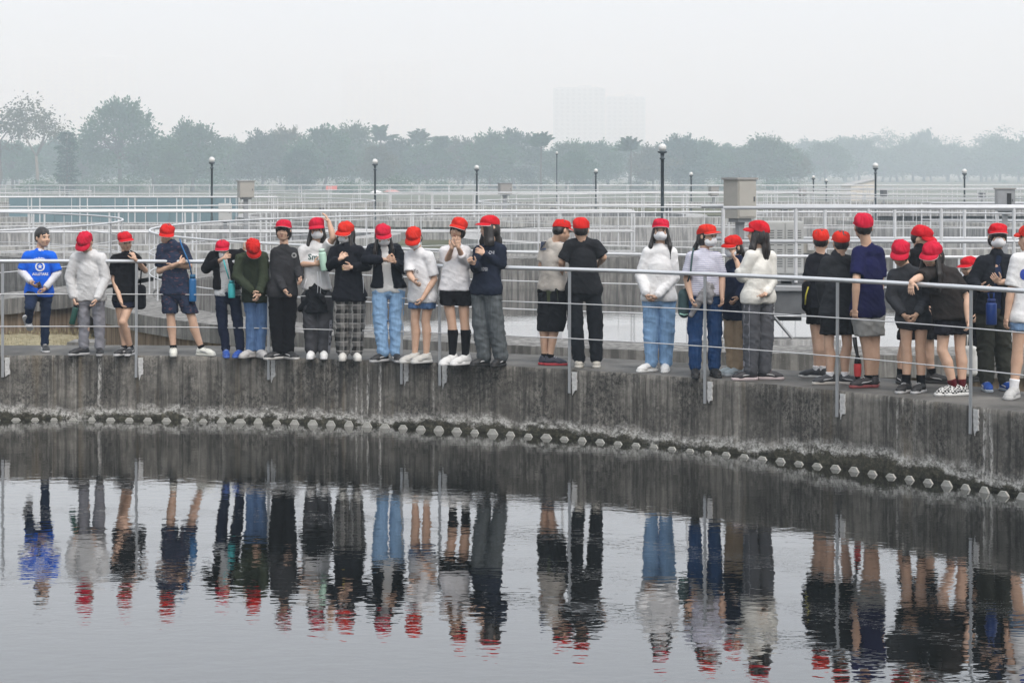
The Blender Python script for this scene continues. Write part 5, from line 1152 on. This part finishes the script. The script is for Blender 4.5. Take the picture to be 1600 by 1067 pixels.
panel_on(p[14], strip(862, 452, 864, 474, 17, 8), 'olive_panel', M_PRO)
panel_on(p[19], strip(1167, 476, 1166, 572, 10, 26), 'pale_side_panel', cloth((.24, .24, .265)))
panel_on(p[8], strip(517, 500, 514, 552, 4, 16), 'pale_side_stripe', cloth((.24, .24, .265)))
def rail_strip(info, V2, name, m): return print_shape(info, name, V2, [(k, k+1, len(V2)-2-k, len(V2)-1-k) for k in range(len(V2)//2-1)], m)

# ------------------------------------------------------------------ things carried
def at(id, x, y, d): i = PEOPLE[id]; return px(x, y, i['z0']-d)
def bottle(label, c, L, r, col, capcol, tilt=(0, 0), strap=None, name='water_bottle'):
    t = empty(name, c); t.rotation_euler = (R_(tilt[0]), R_(tilt[1]), 0); tag(t, label, 'bottle')
    MB().lathe([(.001, -L/2), (r*.92, -L/2), (r, -L/2+.01), (r, L*.28), (r*.96, L*.31), (r*.7, L*.36), (.001, L*.36)], n=16).build('body', mat('bottle_paint', col, .4), t, True)
    MB().lathe([(.001, L*.36), (r*.78, L*.36), (r*.78, L*.48), (r*.6, L*.5), (.001, L*.5)], n=14).build('lid', mat('bottle_lid', capcol, .5), t, True)
    if strap: MB().tube([np.array(q)-np.array(c) for q in strap], .008, 6).build('strap', mat('webbing', strap_col.get(label, col), .8), t, True); t.rotation_euler = (0, 0, 0)
    return t
strap_col = {}
bottle('dark green bottle hanging from a hand of the grey hoodie', at(2, 116, 491, .09), .23, .034, (.006, .055, .04), (.012, .012, .014), (0, 14))
bottle('mint tumbler held by the long haired jersey wearer', at(8, 505, 406, .22), .24, .042, (.42, .62, .50), (.50, .66, .56), (0, -8), name='tumbler')
c = at(4, 301, 450, .08); bottle('blue bottle pouch slung beside the flecked tee', c, .30, .042, (.015, .12, .30), (.015, .10, .20), strap=[at(4, 300, 432, .08), at(4, 296, 412, .14), at(4, 284, 384, .13), at(4, 281, 374, .0)])
c = at(5, 362, 452, .16); bottle('teal bottle on a teal strap across the jacket', c, .19, .040, (.04, .38, .40), (.03, .30, .34), strap=[at(5, 358, 436, .17), at(5, 353, 420, .2), at(5, 349, 405, .16)])
c = at(27, 1549, 487, .24); bottle('cobalt blue bottle hanging from the masked boy\'s hands', c, .24, .050, (.010, .05, .24), (.008, .03, .15), strap=[at(27, 1546, 470, .24), at(27, 1544, 458, .24), at(27, 1553, 458, .24), at(27, 1552, 470, .24)])
def bag(name, label, c, size, col, strap=None, trim=None, rz=0.0):
    t = empty(name, c, rz); tag(t, label, 'bag'); w, d, h = size; s = SDF((-w, -d, -h*.8), (w, d, h*.8), max(.006, h/36))
    for k in (-1, 1): s.cone((-w/2+d/2, 0, k*(h/2-d/2)), (w/2-d/2, 0, k*(h/2-d/2)), d/2, d/2, .01)
    s.cone((-w/2+d/2, 0, -h/2+d/2), (-w/2+d/2, 0, h/2-d/2), d/2, d/2, .01); s.cone((w/2-d/2, 0, -h/2+d/2), (w/2-d/2, 0, h/2-d/2), d/2, d/2, .01); s.cone((0, 0, -h/2+d/2), (0, 0, h/2-d/2), d*.55, d*.52, .05, flat=((1, 0, 0), w/d*.95))
    V, Q = s.mesh(); obj('body', mesh_np('body', V, Q, cloth(col)), t)
    if strap: MB().tube([np.array(q)-np.array(c) for q in strap], .009, 6).build('strap', cloth(col), t, True)
    if trim: MB().tube([np.array(q)-np.array(c) for q in trim[1]], .008, 6).build('trim', mat('bag_trim', trim[0], .7), t, True)
    return t
bag('shoulder_bag', 'black shoulder bag hanging beside the crossed legs', at(3, 219, 464, .04), (.10, .07, .25), BK, [at(3, 219, 449, .04), at(3, 221, 420, .02), at(3, 214, 397, .02), at(3, 204, 392, -.05)])
bag('shoulder_bag', 'black bag with yellow edge on the half hidden boy', at(20, 1262, 463, .02), (.09, .08, .28), BK, [at(20, 1264, 444, .02), at(20, 1266, 420, .03), at(20, 1272, 398, .0)], ((.45, .40, .04), [at(20, 1258, 476, .07), at(20, 1259, 462, .075), at(20, 1263, 448, .07)]))
bag('shoulder_bag', 'grey green bag hanging beside the striped tee', at(17, 1069, 474, .0), (.09, .09, .26), (.05, .085, .09), [at(17, 1070, 456, .02), at(17, 1079, 425, .12), at(17, 1082, 397, .09), at(17, 1084, 388, .0)], ((.35, .62, .52), [at(17, 1062, 490, .05), at(17, 1069, 492, .06), at(17, 1075, 491, .05)]))
bag('tote_bag', 'white paper bag hanging at the feet of the masked boy', at(26, 1515, 564, .12), (.115, .05, .27), (.72, .72, .70), [at(26, 1511, 545, .12), at(26, 1512, 520, .12), at(26, 1518, 520, .12), at(26, 1519, 545, .12)])
# phone, umbrella, glasses
MB().box((0, 0, 0), (.075, .012, .14)).build('phone', mat('phone_glass', (.02, .015, .02), .2))
o = bpy.data.objects['phone']; o.location = at(1, 61, 446, .22); o.rotation_euler = (R_(60), R_(70), 0); tag(o, 'dark phone held by the person in the blue lettered shirt', 'phone')
t = empty('umbrella', at(22, 1340, 596, .02)); tag(t, 'folded black and red umbrella standing behind the grey shorts', 'umbrella'); hU = .40
MB().lathe([(.001, .02), (.022, .03), (.030, .10), (.032, .19), (.022, .24), (.001, .245)], n=14).build('canopy', cloth((.012, .011, .012)), t, True)
MB().lathe([(.031, .05), (.036, .10), (.037, .15), (.034, .17)], n=10).build('band', mat('red_band', (.45, .03, .03), .7), t, True)
MB().tube([(0, 0, .0), (0, 0, .24), (-.02, 0, .34), (-.03, 0, .42)], [.012, .014, .02, .022], 8).build('handle', M_BLACK, t, True)
i = PEOPLE[24]; gl = MB()
for e in (-1, 1):
    pts = [i['hl']((e*.033+.024*math.cos(a), -.098, .0+.018*math.sin(a))) for a in np.linspace(0, 2*math.pi, 13)[:-1]]; gl.tube(pts, .0028, 4, closed=True); gl.tube([i['hl']((e*.057, -.096, .004)), i['hl']((e*.078, -.02, .004))], .0028, 4)
gl.build('glasses', M_BLACK, i['root'])
# jackets tied at the waist
def tied(id, col, r, hemdrop, front=True, sleeves=()):
    i = PEOPLE[id]; pel, sp, ff, sd, u = i['pel'], i['spine'], i['ff'], i['side'], i['u']; w = pel+sp*.10; s = SDF(pel-np.array([.35, .3, .5]), pel+np.array([.35, .3, .3]), .0105)
    s.cone(w, w-sp*.05, r, r+.01, .01, flat=(ff, .8))
    a = -1 if front else 1
    s.cone(w-sp*.03+ff*(.02 if front else -.03), pel-sp*hemdrop+ff*(.02 if front else -.03), r+.004, r+.02, .02, flat=(ff, .82), cuts=[(pel-sp*hemdrop, -sp)])
    if not front: s.cone(w+ff*.12-sp*.14, w+ff*.12-sp*.5, .105, .14, .01, op='s')
    s.cone(w+ff*(r*.8)-sd*.02, w+ff*(r*.8)+sd*.03-sp*.02, .026, .024, .012)
    for (x, y, d) in sleeves:
        e = i['P']((x, y, d)); k = w+ff*(r*.8+.01); s.cone(k, lerp(k, e, .5)+ff*.01, .024, .034, .012); s.cone(lerp(k, e, .5)+ff*.01, e, .034, .026, .01)
    V, Q = s.mesh(); V = relax(V, Q, 1); V = wrinkle(V, Q, .014, id); obj('tied_jacket', mesh_np('tied_jacket', V, Q, cloth(col)), i['root'])
tied(8, (.013, .014, .017), .118, .16, True, [(469, 484, .02), (505, 470, .16)])
tied(17, (.25, .245, .25), .112, .0, True, [(1080, 492, .13), (1110, 472, .14)])
# white cords on the tied jacket and hoodie, pale zips
for id, pts in ((8, [(496, 424), (497, 440), (496, 462)]), (8, [(500, 424), (502, 442), (500, 463)]), (8, [(479, 436), (476, 446), (474, 455)]), (9, [(567, 432), (568, 446), (568, 458)])):
    i = PEOPLE[id]; pp = [i['P']((x, y, .165 if id == 8 else .12)) for x, y in pts]; MB().tube(pp, .004, 5).build('cord', M_PRW, i['root'], True)
